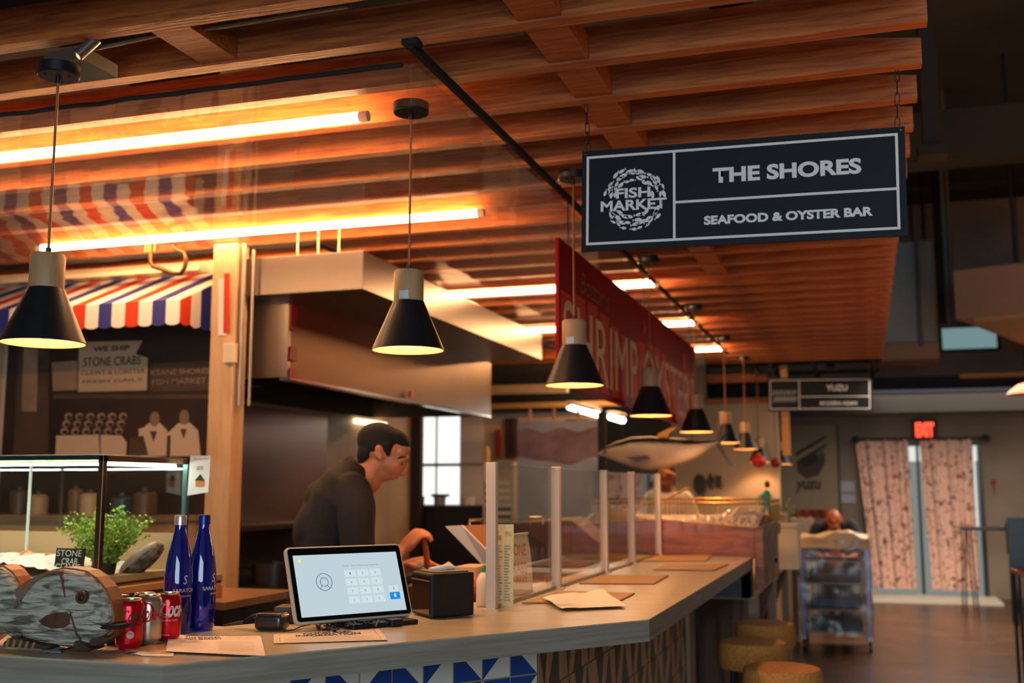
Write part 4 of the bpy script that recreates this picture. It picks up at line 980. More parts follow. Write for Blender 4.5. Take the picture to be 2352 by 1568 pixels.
m.build('white_coats_print', MUW, t)
m = MB()
for (u, v) in [(356,962),(424,958)]:
    a, b = P.hit(u, v); P.poly(m, [(a+.034*math.cos(q), b+.045*math.sin(q)) for q in [2*PI*k/14 for k in range(14)]], .0036)
m.build('faces_print', mat('mural_face','8a6c52',.6), t)
m = MB(); P.pix(m, [(300,1005),(330,1000),(342,1045),(296,1047)], .0036); P.pix(m, [(345,990),(362,990),(354,1015)], .0042); P.pix(m, [(415,985),(430,985),(423,1008)], .0042); P.pix(m, [(385,1000),(393,1000),(392,1046),(383,1046)], .004); m.build('dark_shapes_print', MUM, t)
# cream jamb left of mural
tag(MB().box((-5.32,5.40,1.0),(-5.10,5.49,2.6)).build('door_jamb', mat('jamb','c8b08c',.6)), 'pale upright jamb at the far left edge behind the left pendant', 'jamb')
# back counter below mural
t = thing('back_counter', 'tan back counter below the mural, seen through the display case', 'counter', (-4.6,5.1,0))
m = MB(); m.box((-6.5,4.9,0),(-3.62,5.46,1.30)); m.build('body', mat('backcounter','c0a07a',.6), t)
m = MB(); m.box((-6.5,4.88,1.30),(-3.60,5.46,1.33)); m.build('worktop', mat('backtop','8a7a64',.4), t)
r_ = random.Random(12)
for i in range(9):
    x = -5.2+i*.18; p = (x, 5.2+r_.uniform(-.06,.06), 1.331)
    c = ['7a5a3c','b09a78','3c4c50','5a4434','a89070'][i % 5]; t = thing('storage_jar', 'blurred storage jar on the back counter behind the display case', 'jar', p, 'jars on the back counter')
    R_ = r_.uniform(.045,.065); h_ = r_.uniform(.09,.14)
    MB().lathe([(.001,1.331),(R_,1.331),(R_,1.331+h_),(R_*.7,1.331+h_+.015),(.001,1.331+h_+.015)], p[:2]+(0,), 20).build('jar_body', mat('jar_'+c, c, .4), t, smooth='edge')
    MB().lathe([(.001,1.331+h_+.015),(R_*.74,1.331+h_+.015),(R_*.74,1.331+h_+.035),(.001,1.331+h_+.035)], p[:2]+(0,), 20).build('lid', mat('jar_lid','2c2824',.4), t, smooth='edge')
# ================================================================== KITCHEN
# extraction hood
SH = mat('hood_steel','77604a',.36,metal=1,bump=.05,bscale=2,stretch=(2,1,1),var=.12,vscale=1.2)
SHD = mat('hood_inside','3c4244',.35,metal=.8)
t = thing('extraction_hood', 'large stainless kitchen hood with a ledge box along its top', 'hood', (-3.45,6.8,2.065))
m = MB(); m.box((-2.93,5.16,2.065),(-2.90,8.44,2.50)); m.build('front_panel', SH, t)
m = MB(); m.box((-3.32,5.13,2.065),(-2.90,5.16,2.66)); m.build('end_panel', STEELB, t, label='brushed steel near end panel')
m = MB(); m.box((-3.99,8.44,2.065),(-2.90,8.47,2.5)); m.build('far_end_panel', SH, t)
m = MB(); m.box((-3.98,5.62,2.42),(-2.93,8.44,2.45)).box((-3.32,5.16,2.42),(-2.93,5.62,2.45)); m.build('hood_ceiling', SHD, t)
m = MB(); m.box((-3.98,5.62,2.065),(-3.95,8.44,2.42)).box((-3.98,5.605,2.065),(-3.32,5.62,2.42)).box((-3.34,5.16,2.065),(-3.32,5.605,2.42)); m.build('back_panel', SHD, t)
m = MB(); m.box((-2.96,5.16,2.05),(-2.895,8.46,2.066)); m.build('lower_lip', STEEL, t)
m = MB(); m.box((-3.28,4.985,2.483),(-2.40,8.25,2.685)); m.build('supply_box', mat('supply_steel','77706c',.30,metal=.9), t, bevel=.003)
for k in range(3): MB().cyl((-2.8+.12*k,5.03,2.685),(-2.8+.12*k,5.03,2.82),.006).build('hanger_rod', mat('rod_cream','c8b090',.5), t)
for k, y in enumerate((6.3, 6.9, 7.5, 8.1)):
    m = MB(); m.tube([(-3.3,y,2.42),(-3.3,y,2.22),(-3.1,y,2.20),(-3.0,y,2.20)], .010, 8); m.build('suppression_pipe', mat('pipe_chrome','c8c8c4',.2,metal=1), t)
m = MB(); m.cyl((-3.12,6.0,2.20),(-3.12,8.2,2.20),.008); m.build('suppression_main', mat('pipe_chrome','c8c8c4',.2,metal=1), t)
m = MB(); p = AX(940,905,-2.88); m.cyl(p, p+V((.02,0,0)), .022); m.build('red_button', mat('signal_red','d8381c',.4), t)
# strip of red signs along the hood corner
m = MB()
for v0,v1 in ((700,760),(795,830),(845,868)):
    a, b = AX(667,v0,-2.892), AX(680,v1,-2.892); MB().box((-2.896,a.y,b.z),(-2.888,b.y,a.z)).build('red_label', mat('label_red','8c2414',.4), t)
# splash wall stainless sheet
t = thing('splash_panel', 'dull stainless splash panel on the kitchen wall behind the chef', 'panel', (-3.99,6.6,.9))
m = MB(); m.box((-3.998,5.62,.9),(-3.985,7.70,2.04)); m.build('panel_sheet', mat('splash_steel','7c625a',.35,metal=.9,bump=.04,bscale=3), t)
tag(MB().box((-3.99,9.38,0),(-3.90,9.46,2.5)).build('dark_post', mat('post_dark','2c1c14',.6)), 'dark upright post between beige wall and bright window', 'post')
# shelf lights on wall
p = AX(850,970,-3.97); tag(MB().box((-3.985,p.y-.28,p.z-.02),(-3.95,p.y+.30,p.z+.015)).build('shelf_light', emis('shelf_glow',(1,.7,.4),2.2)), 'small glowing shelf light on the beige wall above the chef', 'light')
# cooking line below the hood
t = thing('cooking_range', 'dark steel cooking range under the hood left of the chef', 'range', (-3.5,6.3,0))
m = MB(); m.box((-3.95,5.65,0),(-3.05,7.2,.92)); m.build('range_body', mat('range_dark','2a2420',.4,metal=.5), t, bevel=.01)
m = MB(); m.box((-3.97,5.65,.92),(-3.90,7.2,1.22)); m.build('back_guard', mat('range_dark2','241e1a',.4,metal=.5), t)
m = MB(); m.box((-3.95,5.65,1.22),(-3.60,7.2,1.25)); m.build('upper_shelf', mat('range_shelf','4c4038',.3,metal=.8), t)
m = MB(); m.box((-3.07,5.65,.84),(-2.98,7.2,.90)); m.build('front_rail', STEEL, t, bevel=.008)
for k in range(5):
    m = MB(); m.cyl((-3.05,5.8+k*.28,.75),(-2.99,5.8+k*.28,.75),.028); m.build('knob', BLACK, t)
for k, (x, y, r, h, c) in enumerate([(-3.35,5.85,.14,.12,'4a4644'),(-3.4,6.35,.12,.16,'6a625a'),(-3.7,5.85,.09,.10,'3a4440')]):
    z = .922; tt = thing('cooking_pot', ['wide dark pot on the range behind the column','taller steel pot on the range beside the chef','small pot at the back of the range'][k], 'pot', (x,y,z))
    MB().lathe([(.001,z),(r,z),(r,z+h),(r-.006,z+h),(r-.006,z+.01),(.001,z+.01)], (x,y,0), 24).build('pot_body', mat('pot_'+c,c,.3,metal=.8), tt, smooth='edge')
    MB().bar((x+r-.01,y,z+h*.8),(x+r+.12,y-.03,z+h*.85),.018,.010).build('handle', BLACK, tt)
# near work table running under the hands
t = thing('prep_table', 'steel preparation table in front of the chef', 'table', (-2.0,4.9,0))
m = MB(); m.box((-2.9,4.55,.90),(-1.75,5.05,.93)); m.build('table_top', STEEL, t, bevel=.004)
for x in (-2.85,-1.80):
    for y in (4.6,5.0): MB().cyl((x,y,0),(x,y,.90),.02).build('leg', STEEL, t)
m = MB(); m.box((-2.85,4.6,.25),(-1.8,5.0,.27)); m.build('lower_shelf', STEEL, t)
t = thing('side_rail_counter', 'steel shelf with a tan front rail left of the chef', 'counter', (-2.55,3.9,0))
m = MB(); m.box((-2.85,3.9,.0),(-2.46,4.45,1.0)); m.build('body', mat('side_dark','241d19',.5), t)
m = MB(); m.box((-2.85,3.88,1.0),(-2.44,4.45,1.03)); m.build('rail_top', mat('side_tan','9a7250',.35,metal=.4), t)
# items glimpsed on it
for k, (x, y, lab) in enumerate([(-2.72,4.02,'round amber jar at the back left of the register'),(-2.60,4.05,'round amber jar nearer the chef, behind the register')]):
    tt = thing('spice_jar', lab, 'jar', (x,y,1.031)); MB().lathe([(.001,1.031),(.03,1.031),(.032,1.08),(.025,1.09),(.001,1.09)], (x,y,0), 20).build('jar_body', mat('amber_jar','b06a38',.3), tt, smooth=True); MB().lathe([(.001,1.09),(.026,1.09),(.026,1.105),(.001,1.105)], (x,y,0), 16).build('lid', DARK, tt)
# black refrigerated counter beyond the chef
t = thing('black_counter', 'long black kitchen counter below the bright pass window', 'counter', (-3.2,9.0,0))
z1 = AY(1020,1168,9.0).z
m = MB(); m.box((-4.6,9.5,0),(-2.0,10.2,z1)); m.build('body', mat('kitchen_black','17120f',.5), t)
m = MB(); m.box((-4.6,9.475,z1),(-2.0,10.2,z1+.02)); m.build('counter_top', mat('kitchen_top','2c241e',.4), t)
# bowls and greens on it
for k, (u, w_, c, lab) in enumerate([(965,22,'5f8488','pale blue tub on the black counter at the window left side'),(1010,30,'8c8680','grey tray with green herbs on the counter under the window'),(1075,34,'c8c0b0','white plate stack on the counter right of the window')]):
    p = AY(u, 1166, 9.7); tt = thing('food_tub', lab, 'tub', (p.x,9.7,z1+.02)); r = w_/2512*10*.5
    m = MB(); m.lathe([(.001,z1+.021),(r*.9,z1+.021),(r,z1+.10),(r*.94,z1+.10),(r*.85,z1+.03),(.001,z1+.03)], (p.x,9.7,0), 20); m.build('tub_body', mat('tub_'+c,c,.5), tt, smooth=True)
    if k == 1:
        m = MB()
        for q in range(14): m.sph((p.x+r_.uniform(-.06,.06),9.7+r_.uniform(-.05,.05),z1+.11), (.03,.02,.015), 8, 6)
        m.build('herbs', mat('herb','3c6a24',.6), tt)
# shelving rack with white containers (right of the window)
t = thing('plate_rack', 'white rack of stacked shallow trays beyond the first glass pane', 'rack', (-2.9,8.7,0))
a, b = AY(1118,1170,8.7), AY(1188,1070,8.7)
m = MB(); m.box((a.x,8.6,.9),(a.x+.02,8.9,b.z+.03)); m.box((b.x-.02,8.6,.9),(b.x,8.9,b.z+.03)); m.box((a.x,8.6,0),(b.x,8.9,.9)); m.build('rack_frame', mat('rack_white','b8a890',.5), t)
for k in range(6):
    z = 1.20+k*.062; m = MB(); m.box((a.x+.02,8.6,z),(b.x-.02,8.9,z+.028)); m.build('tray', mat('tray_white','cfc4ae',.5), t)
# grey printed panel / freezer curtain
a, b = AY(1190,1135,8.4), AY(1374,965,8.4)
t = thing('printed_screen', 'pale blue-grey hanging panel with a purple-brown band across its top', 'panel', ((a.x+b.x)/2,8.4,a.z))
m = MB(); m.box((a.x,8.39,a.z-.22),(b.x,8.41,b.z)); m.build('panel_sheet', mat('panel_bluegrey','8c95a2',.5,col2='767c88',vscale=3), t)
P = Plane((a.x,8.39,a.z),(1,0,0),(0,0,1)); w_ = b.x-a.x; h_ = b.z-a.z
m = MB(); lo = [(w_*i/16, h_*(.50+.02*math.sin(i*.8+2)-.10*math.exp(-((i-9)/4)**2))) for i in range(17)]; hi = [(w_*i/16, h_*(.88+.03*math.sin(i*.9))) for i in range(16,-1,-1)]
P.poly(m, lo+hi, .001); m.build('purple_band', mat('band_purple','5f4a50',.6,col2='7a6468',vscale=6), t)
for k in range(3):
    x = a.x+.1+k*.2; MB().cyl((x,8.4,b.z),(x,8.4,b.z+.10),.012).build('hanger', mat('hanger_pink','a87868',.5), t)
tag(MB().box((b.x+.005,8.36,0),(b.x+.06,8.44,b.z+.06)).build('dark_post', DARK), 'thin black post at the right side of the blue-grey panel', 'post')
# tall items left of panel: utensils, orange and yellow cloths
for k, (u0,u1,v0,v1,c,lab,cat,nm) in enumerate([(1112,1124,1020,1062,'b8871c','yellow squeeze bottle standing on a far shelf right of the hood','bottle','mustard_bottle'),(1138,1152,985,1050,'b8441c','orange-red apron hanging in the back kitchen','apron','hanging_apron'),(1160,1188,960,1050,'4c3426','brown coat hanging beside the orange-red apron','coat','hanging_coat')]):
    yk = 9.9 if k == 0 else 11.44
    a, b = AY(u0,v1,yk), AY(u1,v0,yk); t = thing(nm, lab, cat, ((a.x+b.x)/2,yk,a.z))
    if k == 0:
        MB().lathe([(.001,a.z),(.028,a.z),(.028,b.z-.05),(.012,b.z-.02),(.001,b.z)], ((a.x+b.x)/2,9.9,0), 16).build('bottle_body', mat('mustard',c,.4), t, smooth=True)
    else:
        m = MB(); n = 14; pts = [(a.x+(b.x-a.x)*i/n, yk+.02*math.sin(i*1.9)) for i in range(n+1)]
        m.prism([(x,y,a.z) for x,y in pts]+[(x,y+.015,a.z) for x,y in pts[::-1]], (0,0,b.z-a.z)); m.build('cloth', mat('cloth_'+c,c,.8), t)
        MB().cyl(((a.x+b.x)/2,yk+.01,b.z-.02),((a.x+b.x)/2,yk+.06,b.z-.01),.006).build('hook', BLACK, t)
tag(MB().box((-4.3,9.85,AY(1118,1063,9.9).z-.02),(-3.0,10.05,AY(1118,1063,9.9).z)).build('wall_shelf', mat('shelf_tan','8a7250',.5)), 'shelf under the yellow bottle in the back kitchen', 'shelf')
# beams of the back kitchen
for (u0,u1,v0,v1,y,c,lab) in [(1100,1300,880,905,10.5,'b8a078','pale beam crossing behind the third pendant'),(1105,1460,918,938,10.9,'a5793f','tan wooden beam above the hanging blue-grey panel'),]:
    a, b = AY(u0,v1,y), AY(u1,v0,y); tag(MB().box((a.x,y,a.z),(b.x,y+.12,b.z)).build('roof_beam', mat('beam_'+c,c,.6)), lab, 'beam')
a, b = AY(1100,960,11.2), AY(1620,905,11.2)
tag(MB().box((a.x-2,11.25,b.z-.05),(b.x,11.35,2.815)).build('wall_header', DARK), 'black upper wall header behind the beams of the back kitchen', 'header')

# prep lid (white sided) right of the chef and wooden box behind glass
P0 = AD(1022,1208,4.6); 
def D3(u, v, s): return AD(u, v, s)
t = thing('cooler_lid', 'open prep cooler lid with white side and brown board inside, left of the glass screen', 'cooler lid', D3(1110,1310,4.5))
s0 = 4.55
m = MB(); m.prism([D3(1022,1208,s0),D3(1060,1206,s0+.02),D3(1122,1268,s0),D3(1122,1312,s0)], V((.0,.02,0))); m.build('white_side', mat('lid_white','b9b6ae',.4), t)
m = MB(); m.prism([D3(1058,1207,s0+.03),D3(1118,1204,s0+.25),D3(1122,1268,s0+.25),D3(1118,1270,s0+.03)], V((0,.015,0))); m.build('brown_board', mat('lid_brown','8a5530',.6), t)
m = MB(); m.tube([D3(1078,1206,s0+.05),D3(1078,1194,s0+.05),D3(1108,1193,s0+.05),D3(1108,1204,s0+.05)], .008, 8); m.build('lid_handle', mat('handle_chrome','d8c8b0',.2,metal=1), t, smooth=True)
t = thing('prep_cooler', 'dark brown sloping prep cooler seen through the first two glass panes', 'cooler', V((-1.9,5.6,.0)))
pts = [D3(1178,1200,5.9),D3(1310,1192,6.1),D3(1375,1245,6.1),D3(1375,1330,6.1),D3(1178,1330,5.9)]
m = MB(); m.prism(pts, V((-.1,.7,0))); m.build('cooler_body', mat('cooler_brown','5a3a2c',.45), t, bevel=.006)
m = MB(); q = D3(1218,1196,5.9); m.tube([q+V((0,0,-.02)),q+V((0,0,.02)),q+V((.07,0,.02)),q+V((.07,0,-.02))], .008, 8); m.build('cooler_handle', mat('handle_chrome','d8c8b0',.2,metal=1), t, smooth=True)
tag(MB().box((-2.6,5.1,0),(-1.65,7.6,.88)).build('under_counter', mat('under_brown','3c2a20',.6)), 'low brown cabinet run behind the glass screen', 'cabinet')
# stack of plates behind glass
t0 = None
for k in range(7):
    p = (-1.475,5.75,1.03+k*.022)
    if t0 is None:
        t0 = thing('plate', 'tan rimmed plate in the stack seen through the third glass pane', 'plate', p, 'stacked plates behind the glass')
        MB().lathe([(.001,p[2]),(.08,p[2]),(.125,p[2]+.018),(.128,p[2]+.020),(.08,p[2]+.006),(.001,p[2]+.006)], (p[0],p[1],0), 32).build('plate_body', mat('plate_tan','b8895a',.35), t0, smooth=True)
    else: dup(t0, p)
tag(MB().box((-1.62,5.6,.881),(-1.33,5.95,1.028)).build('plate_block', mat('block_brown','6a4428',.6)), 'brown riser block under the stacked plates', 'block')

# ================================================================== CHEF
def organic(name, pieces, material, parent, vox=.006, smooth_it=6, decim=None, **kw):
    # one continuous surface grown from overlapping rounded pieces
    m = MB()
    for p in pieces:
        k = p[0]
        if k == 's': m.sph(p[1], p[2], 20, 14, p[3] if len(p) > 3 else None)
        elif k == 't':
            pts, rs = [V(q) for q in p[1]], p[2]
            # smooth resample
            P2, R2 = [], []
            for i in range(len(pts)-1):
                for f_ in (0, .25, .5, .75):
                    a = pts[max(i-1,0)]; b = pts[i]; c = pts[i+1]; d = pts[min(i+2,len(pts)-1)]
                    q = .5*((2*b)+(c-a)*f_+(2*a-5*b+4*c-d)*f_**2+(3*b-a-3*c+d)*f_**3); P2.append(q); R2.append(rs[i]+(rs[i+1]-rs[i])*f_)
            P2.append(pts[-1]); R2.append(rs[-1]); m.tube(P2, R2, 16)
            m.sph(P2[0], R2[0]*.98, 14, 10); m.sph(P2[-1], R2[-1]*.98, 14, 10)
        elif k == 'e':   # elliptical column: centres, (rx, ry) and frame
            vs = []; fs = []; n = 24
            for (c, rx, ry, ax, ay) in p[1]:
                for i in range(n): q = 2*PI*i/n; vs.append(V(c)+V(ax)*rx*math.cos(q)+V(ay)*ry*math.sin(q))
            L_ = len(p[1])
            for j in range(L_-1):
                for i in range(n): fs.append((j*n+i,j*n+(i+1)%n,(j+1)*n+(i+1)%n,(j+1)*n+i))
            fs += [tuple(range(n))[::-1], tuple(range((L_-1)*n, L_*n))]; m.add(vs, fs)
    me = bpy.data.meshes.new('tmp'); me.from_pydata(m.v, [], m.f)
    bm = bmesh.new(); bm.from_mesh(me); bmesh.ops.recalc_face_normals(bm, faces=bm.faces); bm.to_mesh(me); bm.free()
    o = bpy.data.objects.new('tmp', me); COL.objects.link(o)
    r = o.modifiers.new('r', 'REMESH'); r.mode = 'VOXEL'; r.voxel_size = vox; r.use_smooth_shade = True
    s_ = o.modifiers.new('s', 'SMOOTH'); s_.factor = .5; s_.iterations = smooth_it
    dg = bpy.context.evaluated_depsgraph_get(); me2 = bpy.data.meshes.new_from_object(o.evaluated_get(dg))
    bpy.data.objects.remove(o); me2.materials.clear(); me2.materials.append(material); me2.name = name
    for p in me2.polygons: p.use_smooth = True
    ob = bpy.data.objects.new(name, me2); COL.objects.link(ob); ob.parent = parent; ob.matrix_parent_inverse = WM(parent).inverted()
    for k, v in kw.items(): ob[k] = v
    return ob
SKIN = mat('skin','cf7c4e',.5,col2='bd6a40',vscale=10); HAIR = mat('hair_black','100b09',.75,bump=.5,bscale=120,stretch=(1,4,4)); SHIRT = mat('shirt_charcoal','211916',.85,bump=.3,bscale=30)
# pixel-traced joints at their real depth from the camera
def J(u, v, s=4.45): return AD(u, v, s)
px = 4.45/FPX     # metres per pixel at the chef
Xc, Zc = _R, V((0,0,1)); Dc = V((-_R.y*-1, 0, 0))
fw = V((math.cos(YAW), math.sin(YAW), 0)); bk = V((-math.sin(YAW), math.cos(YAW), 0))   # right in view, away from viewer
t = thing('person', 'dark-haired chef in charcoal shirt looking down at his hands behind the register', 'person', J(760,1600)*1.0)
t.location.z = 0
hc = J(884,1040)
def HP(dx, dz, dy=0): return hc+fw*dx*px+Zc*(-dz)*px+bk*dy   # head-plane offset in photo pixels
tilt = math.radians(38)
hr = Matrix(((math.cos(tilt),0,math.sin(tilt)),(0,1,0),(-math.sin(tilt),0,math.cos(tilt))))
HB = Matrix((tuple(fw), tuple(bk), (0,0,1))).transposed()   # columns: fw, bk, up
def rotpitch(a): a = math.radians(a); return HB @ Matrix(((math.cos(a),0,math.sin(a)),(0,1,0),(-math.sin(a),0,math.cos(a)))) @ HB.transposed() 
RB = lambda a: HB @ Matrix(((math.cos(math.radians(a)),0,math.sin(math.radians(a))),(0,1,0),(-math.sin(math.radians(a)),0,math.cos(math.radians(a)))))
R38 = RB(38)
pieces = [('s', HP(-4,-14), (.098,.076,.086), RB(25)),
    ('s', HP(14,20), (.066,.062,.064), RB(50)),
    ('s', HP(36,-2), (.032,.056,.045), RB(40)),
    ('s', HP(2,44), (.036,.044,.036), RB(40)),
    ('s', HP(-2,55), (.022,.024,.019), RB(30)),
    ('s', HP(18,44), (.022,.028,.024), RB(45)),
    ('t', [HP(46,20),HP(48,31),HP(47,41),HP(41,46)], [.009,.012,.0145,.014]),
    ('s', HP(33,44), (.014,.019,.010), RB(50)),
    ('t', [HP(38,16,-.045),HP(46,13,-.03),HP(50,12,0),HP(46,13,.03)], [.010,.012,.010,.012]),
    ('t', [HP(24,50,-.022),HP(28,52,-.008),HP(28,52,.008),HP(24,50,.022)], [.007,.010,.010,.007]),
    ('t', [HP(17,54,-.02),HP(20,57,0),HP(17,54,.02)], [.007,.010,.007]),
    ('s', HP(26,26,-.038), (.026,.020,.022), RB(45)),
    ('s', HP(-8,-2,-.074), (.016,.009,.029), RB(20)), ('s', HP(-9,-9,-.080), (.015,.006,.015), RB(20)), ('s', HP(-5,11,-.077), (.010,.007,.013), RB(20)),
    ('s', HP(-8,-4,.076), (.019,.010,.034), RB(20)),
    ('t', [HP(-14,14),HP(-28,38),HP(-44,60)], [.056,.060,.068]),
    ('t', [J(800,1200,4.5),J(780,1300,4.5),J(760,1500,4.5)], [.09,.10,.11])]
# forearms and hands, joined through the torso core
def hand(wr, di, up_, side, curl, sc=1.0):
    # palm with five fingers: wr wrist, di direction, up_ back of hand
    di = di.normalized(); up_ = (up_-di*up_.dot(di)).normalized(); sd = di.cross(up_)*side
    out_ = [('t', [wr, wr+di*.035*sc, wr+di*.080*sc], [.026*sc,.030*sc,.028*sc])]
    for i, (L_, o_) in enumerate([(.075,-.028),(.082,-.010),(.078,.009),(.062,.027)]):
        b = wr+di*.078*sc+sd*o_*sc; seg = []; q = b; d_ = di.copy(); c = curl
        seg.append(q-di*.03*sc)
        seg.append(q)
        for k in range(3):
            d_ = (Matrix.Rotation(-c*side if False else -c, 3, di.cross(up_)) @ d_) if True else d_
            q = q+d_*L_*sc*(.42,.32,.26)[k]; seg.append(q)
        out_.append(('t', seg, [.0105*sc,.0100*sc,.0094*sc,.0086*sc,.0072*sc]))
    tb = wr+di*.02*sc-sd*.022*sc; out_.append(('t', [tb, tb+di*.03*sc-sd*.022*sc-up_*.012*sc, tb+di*.058*sc-sd*.020*sc-up_*.026*sc, tb+di*.078*sc-sd*.008*sc-up_*.036*sc], [.014*sc,.0125*sc,.0105*sc,.008*sc]))
    return out_
wr1 = J(925,1262,4.38); el1 = J(840,1330,4.30); sh1 = J(800,1135,4.36)
pieces += [('t', [J(800,1230,4.40),el1,J(890,1292,4.34),wr1], [.05,.046,.038,.026])]
pieces += hand(wr1, J(970,1215,4.40)-wr1, fw*-.3+Zc*1.0+bk*-.55, 1, .62)
wr2 = J(935,1300,4.58); pieces += [('t', [J(800,1250,4.62),J(850,1330,4.62),J(900,1318,4.60),wr2], [.05,.046,.036,.026])]
pieces += hand(wr2, J(985,1290,4.56)-wr2, Zc*1.0+fw*.2, -1, .5)
organic('body', pieces, SKIN, t, vox=.0042, smooth_it=3)
hair = [('s', HP(-10,-24), (.100,.083,.080), RB(22)), ('s', HP(26,-34), (.056,.066,.036), RB(30)), ('s', HP(-40,-4), (.040,.066,.060), RB(20)), ('s', HP(44,-22), (.028,.050,.024), RB(55)), ('s', HP(-48,14), (.022,.05,.034), RB(-10)), ('t', [HP(8,-16,-.068),HP(12,-2,-.070),HP(13,8,-.068)], [.022,.012,.006])]
organic('hair', hair, HAIR, t, vox=.006, smooth_it=3)
m = MB(); m.sph(HP(39,24,-.034), (.009,.010,.006), 12, 8, RB(38)); m.build('eye', mat('eye_dark','2a1812',.3), t, smooth=True)
m = MB(); m.tube([HP(33,14,-.054),HP(41,10,-.050),HP(50,10,-.034)], [.003,.0045,.003], 8); m.build('eyebrow', HAIR, t, smooth=True)
ax = lambda a: fw*math.cos(math.radians(a))+Zc*-math.sin(math.radians(a))
T_ = [(J(738,1600,4.47), .17,.19), (J(742,1480,4.47), .16,.185), (J(745,1380,4.47), .15,.185), (J(756,1290,4.47), .145,.19), (J(772,1210,4.46), .142,.205), (J(786,1150,4.45), .128,.215), (J(800,1108,4.45), .102,.19), (J(818,1082,4.45), .074,.12), (J(830,1066,4.45), .062,.072)]
shirt = [('e', [(c, rx, ry, ax(0 if i < 3 else 12+i*3), bk) for i, (c, rx, ry) in enumerate(T_)])]
shirt += [('t', [J(808,1128,4.30),J(818,1165,4.26),J(820,1225,4.25),J(828,1300,4.26),J(846,1336,4.28)], [.078,.078,.070,.064,.056]),
          ('t', [J(846,1336,4.28),J(868,1318,4.31)], [.056,.050]),
          ('t', [J(808,1128,4.62),J(812,1200,4.66),J(815,1290,4.64),J(840,1336,4.62),J(870,1326,4.61)], [.078,.075,.066,.056,.050]),
          ('s', J(760,1148,4.50), (.10,.14,.10)), ('s', J(722,1200,4.47),(.075,.15,.13), RB(20))]
o = organic('shirt', shirt, SHIRT, t, vox=.0075, smooth_it=5)
col = [('t', [J(803,1052,4.45)+bk*.0+V((0,0,.0)), J(798,1062,4.40), J(822,1092,4.385), J(852,1108,4.42)], [.012,.016,.018,.014]), ('t', [J(803,1052,4.45), J(808,1058,4.52), J(828,1086,4.53), J(852,1108,4.47)], [.012,.014,.014,.012])]
organic('collar', col, SHIRT, t, vox=.005, smooth_it=3)
for k in (-1, 1): q = J(738,1500)+bk*.09*k; MB().tube([(q.x,q.y,0),(q.x,q.y,.5),(q.x,q.y,.88)], [.065,.08,.10], 14).build('trouser_leg', mat('trousers_dark','1a1715',.8), t, smooth=True)
# apron strings / held food
p = J(985,1275,4.42); t = thing('held_crab', 'orange-brown crab leg held upright in the chef hands', 'crab leg', p)
m = MB(); m.tube([J(972,1225,4.44),J(978,1262,4.44),J(982,1300,4.45),J(1002,1318,4.46)], [.012,.012,.014,.010], 10); m.build('leg_shell', mat('crab_brown','a04a1c',.35), t, smooth=True)
MB().tube([J(960,1300,4.47),J(982,1290,4.46),J(1010,1302,4.46)], [.010,.012,.008], 8).build('claw_piece', CRO, t, smooth=True)
t = thing('steel_pan', 'steel tray and bowl on the table by the chef hands', 'tray', J(1040,1330,4.8))
p = J(1030,1312,4.8); m = MB(); m.tube([p+V((-.05,0,-.06)),p+V((-.05,0,.0)),p+V((0,0,.03)),p+V((.04,0,.0)),p+V((.04,0,-.08))], .013, 10); m.build('handle_loop', mat('loop_cream','c8b8a4',.4), t, smooth=True)
m = MB(); m.box((p.x-.2,p.y,.931),(p.x+.35,p.y+.35,p.z-.06)); m.build('tray_body', mat('tray_steel','8a7a6a',.3,metal=.8), t, bevel=.01)
t = thing('food_box', 'open beige food carton behind the receipt printer', 'carton', J(1080,1330,4.3))
a = J(1045,1300,4.3); b = J(1104,1395,4.3); m = MB(); m.box((a.x,a.y,b.z),(b.x,a.y+.16,a.z)); m.build('carton_body', mat('carton_beige','c8a078',.7), t, bevel=.004)
m = MB(); p = J(1085,1355,4.2); m.sph(p, (.03,.03,.05)); m.build('red_print', mat('carton_red','b8482c',.6), t)
# ================================================================== BEYOND THE BAR
# stools
CORK = mat('cork','dc9648',.85,col2='c47e38',vscale=90,bump=.5,bscale=90)
def stool(x, y, label):
    t = thing('bar_stool', label, 'stool', (x,y,0), 'round cork stools along the bar')
    z = .72; R = .170
    m = MB(); m.lathe([(.001,z-.13),(R-.006,z-.13),(R-.002,z-.11),(R,z-.06),(R-.004,z-.02),(R-.012,z-.006),(R-.03,z),(.001,z)], (x,y,0), 40); m.build('seat', CORK, t, smooth=True)
    for k in range(4):
        a = PI/4+k*PI/2; MB().cyl((x+.17*math.cos(a),y+.17*math.sin(a),0),(x+.13*math.cos(a),y+.13*math.sin(a),z-.13),.011,n=10).build('leg', BLACK, t)
    m = MB(); n = 24; m.tube([(x+.158*math.cos(2*PI*i/n),y+.158*math.sin(2*PI*i/n),.22) for i in range(n+1)], .007, 6); m.build('foot_ring', BLACK, t)
stool(-.375, 4.97, 'round cork bar stool nearest the camera at the bottom edge')
stool(-.575, 5.75, 'round cork bar stool in the middle of the row, closest to the bar')
stool(-.585, 6.55, 'round cork bar stool farthest from the camera, behind the other two')

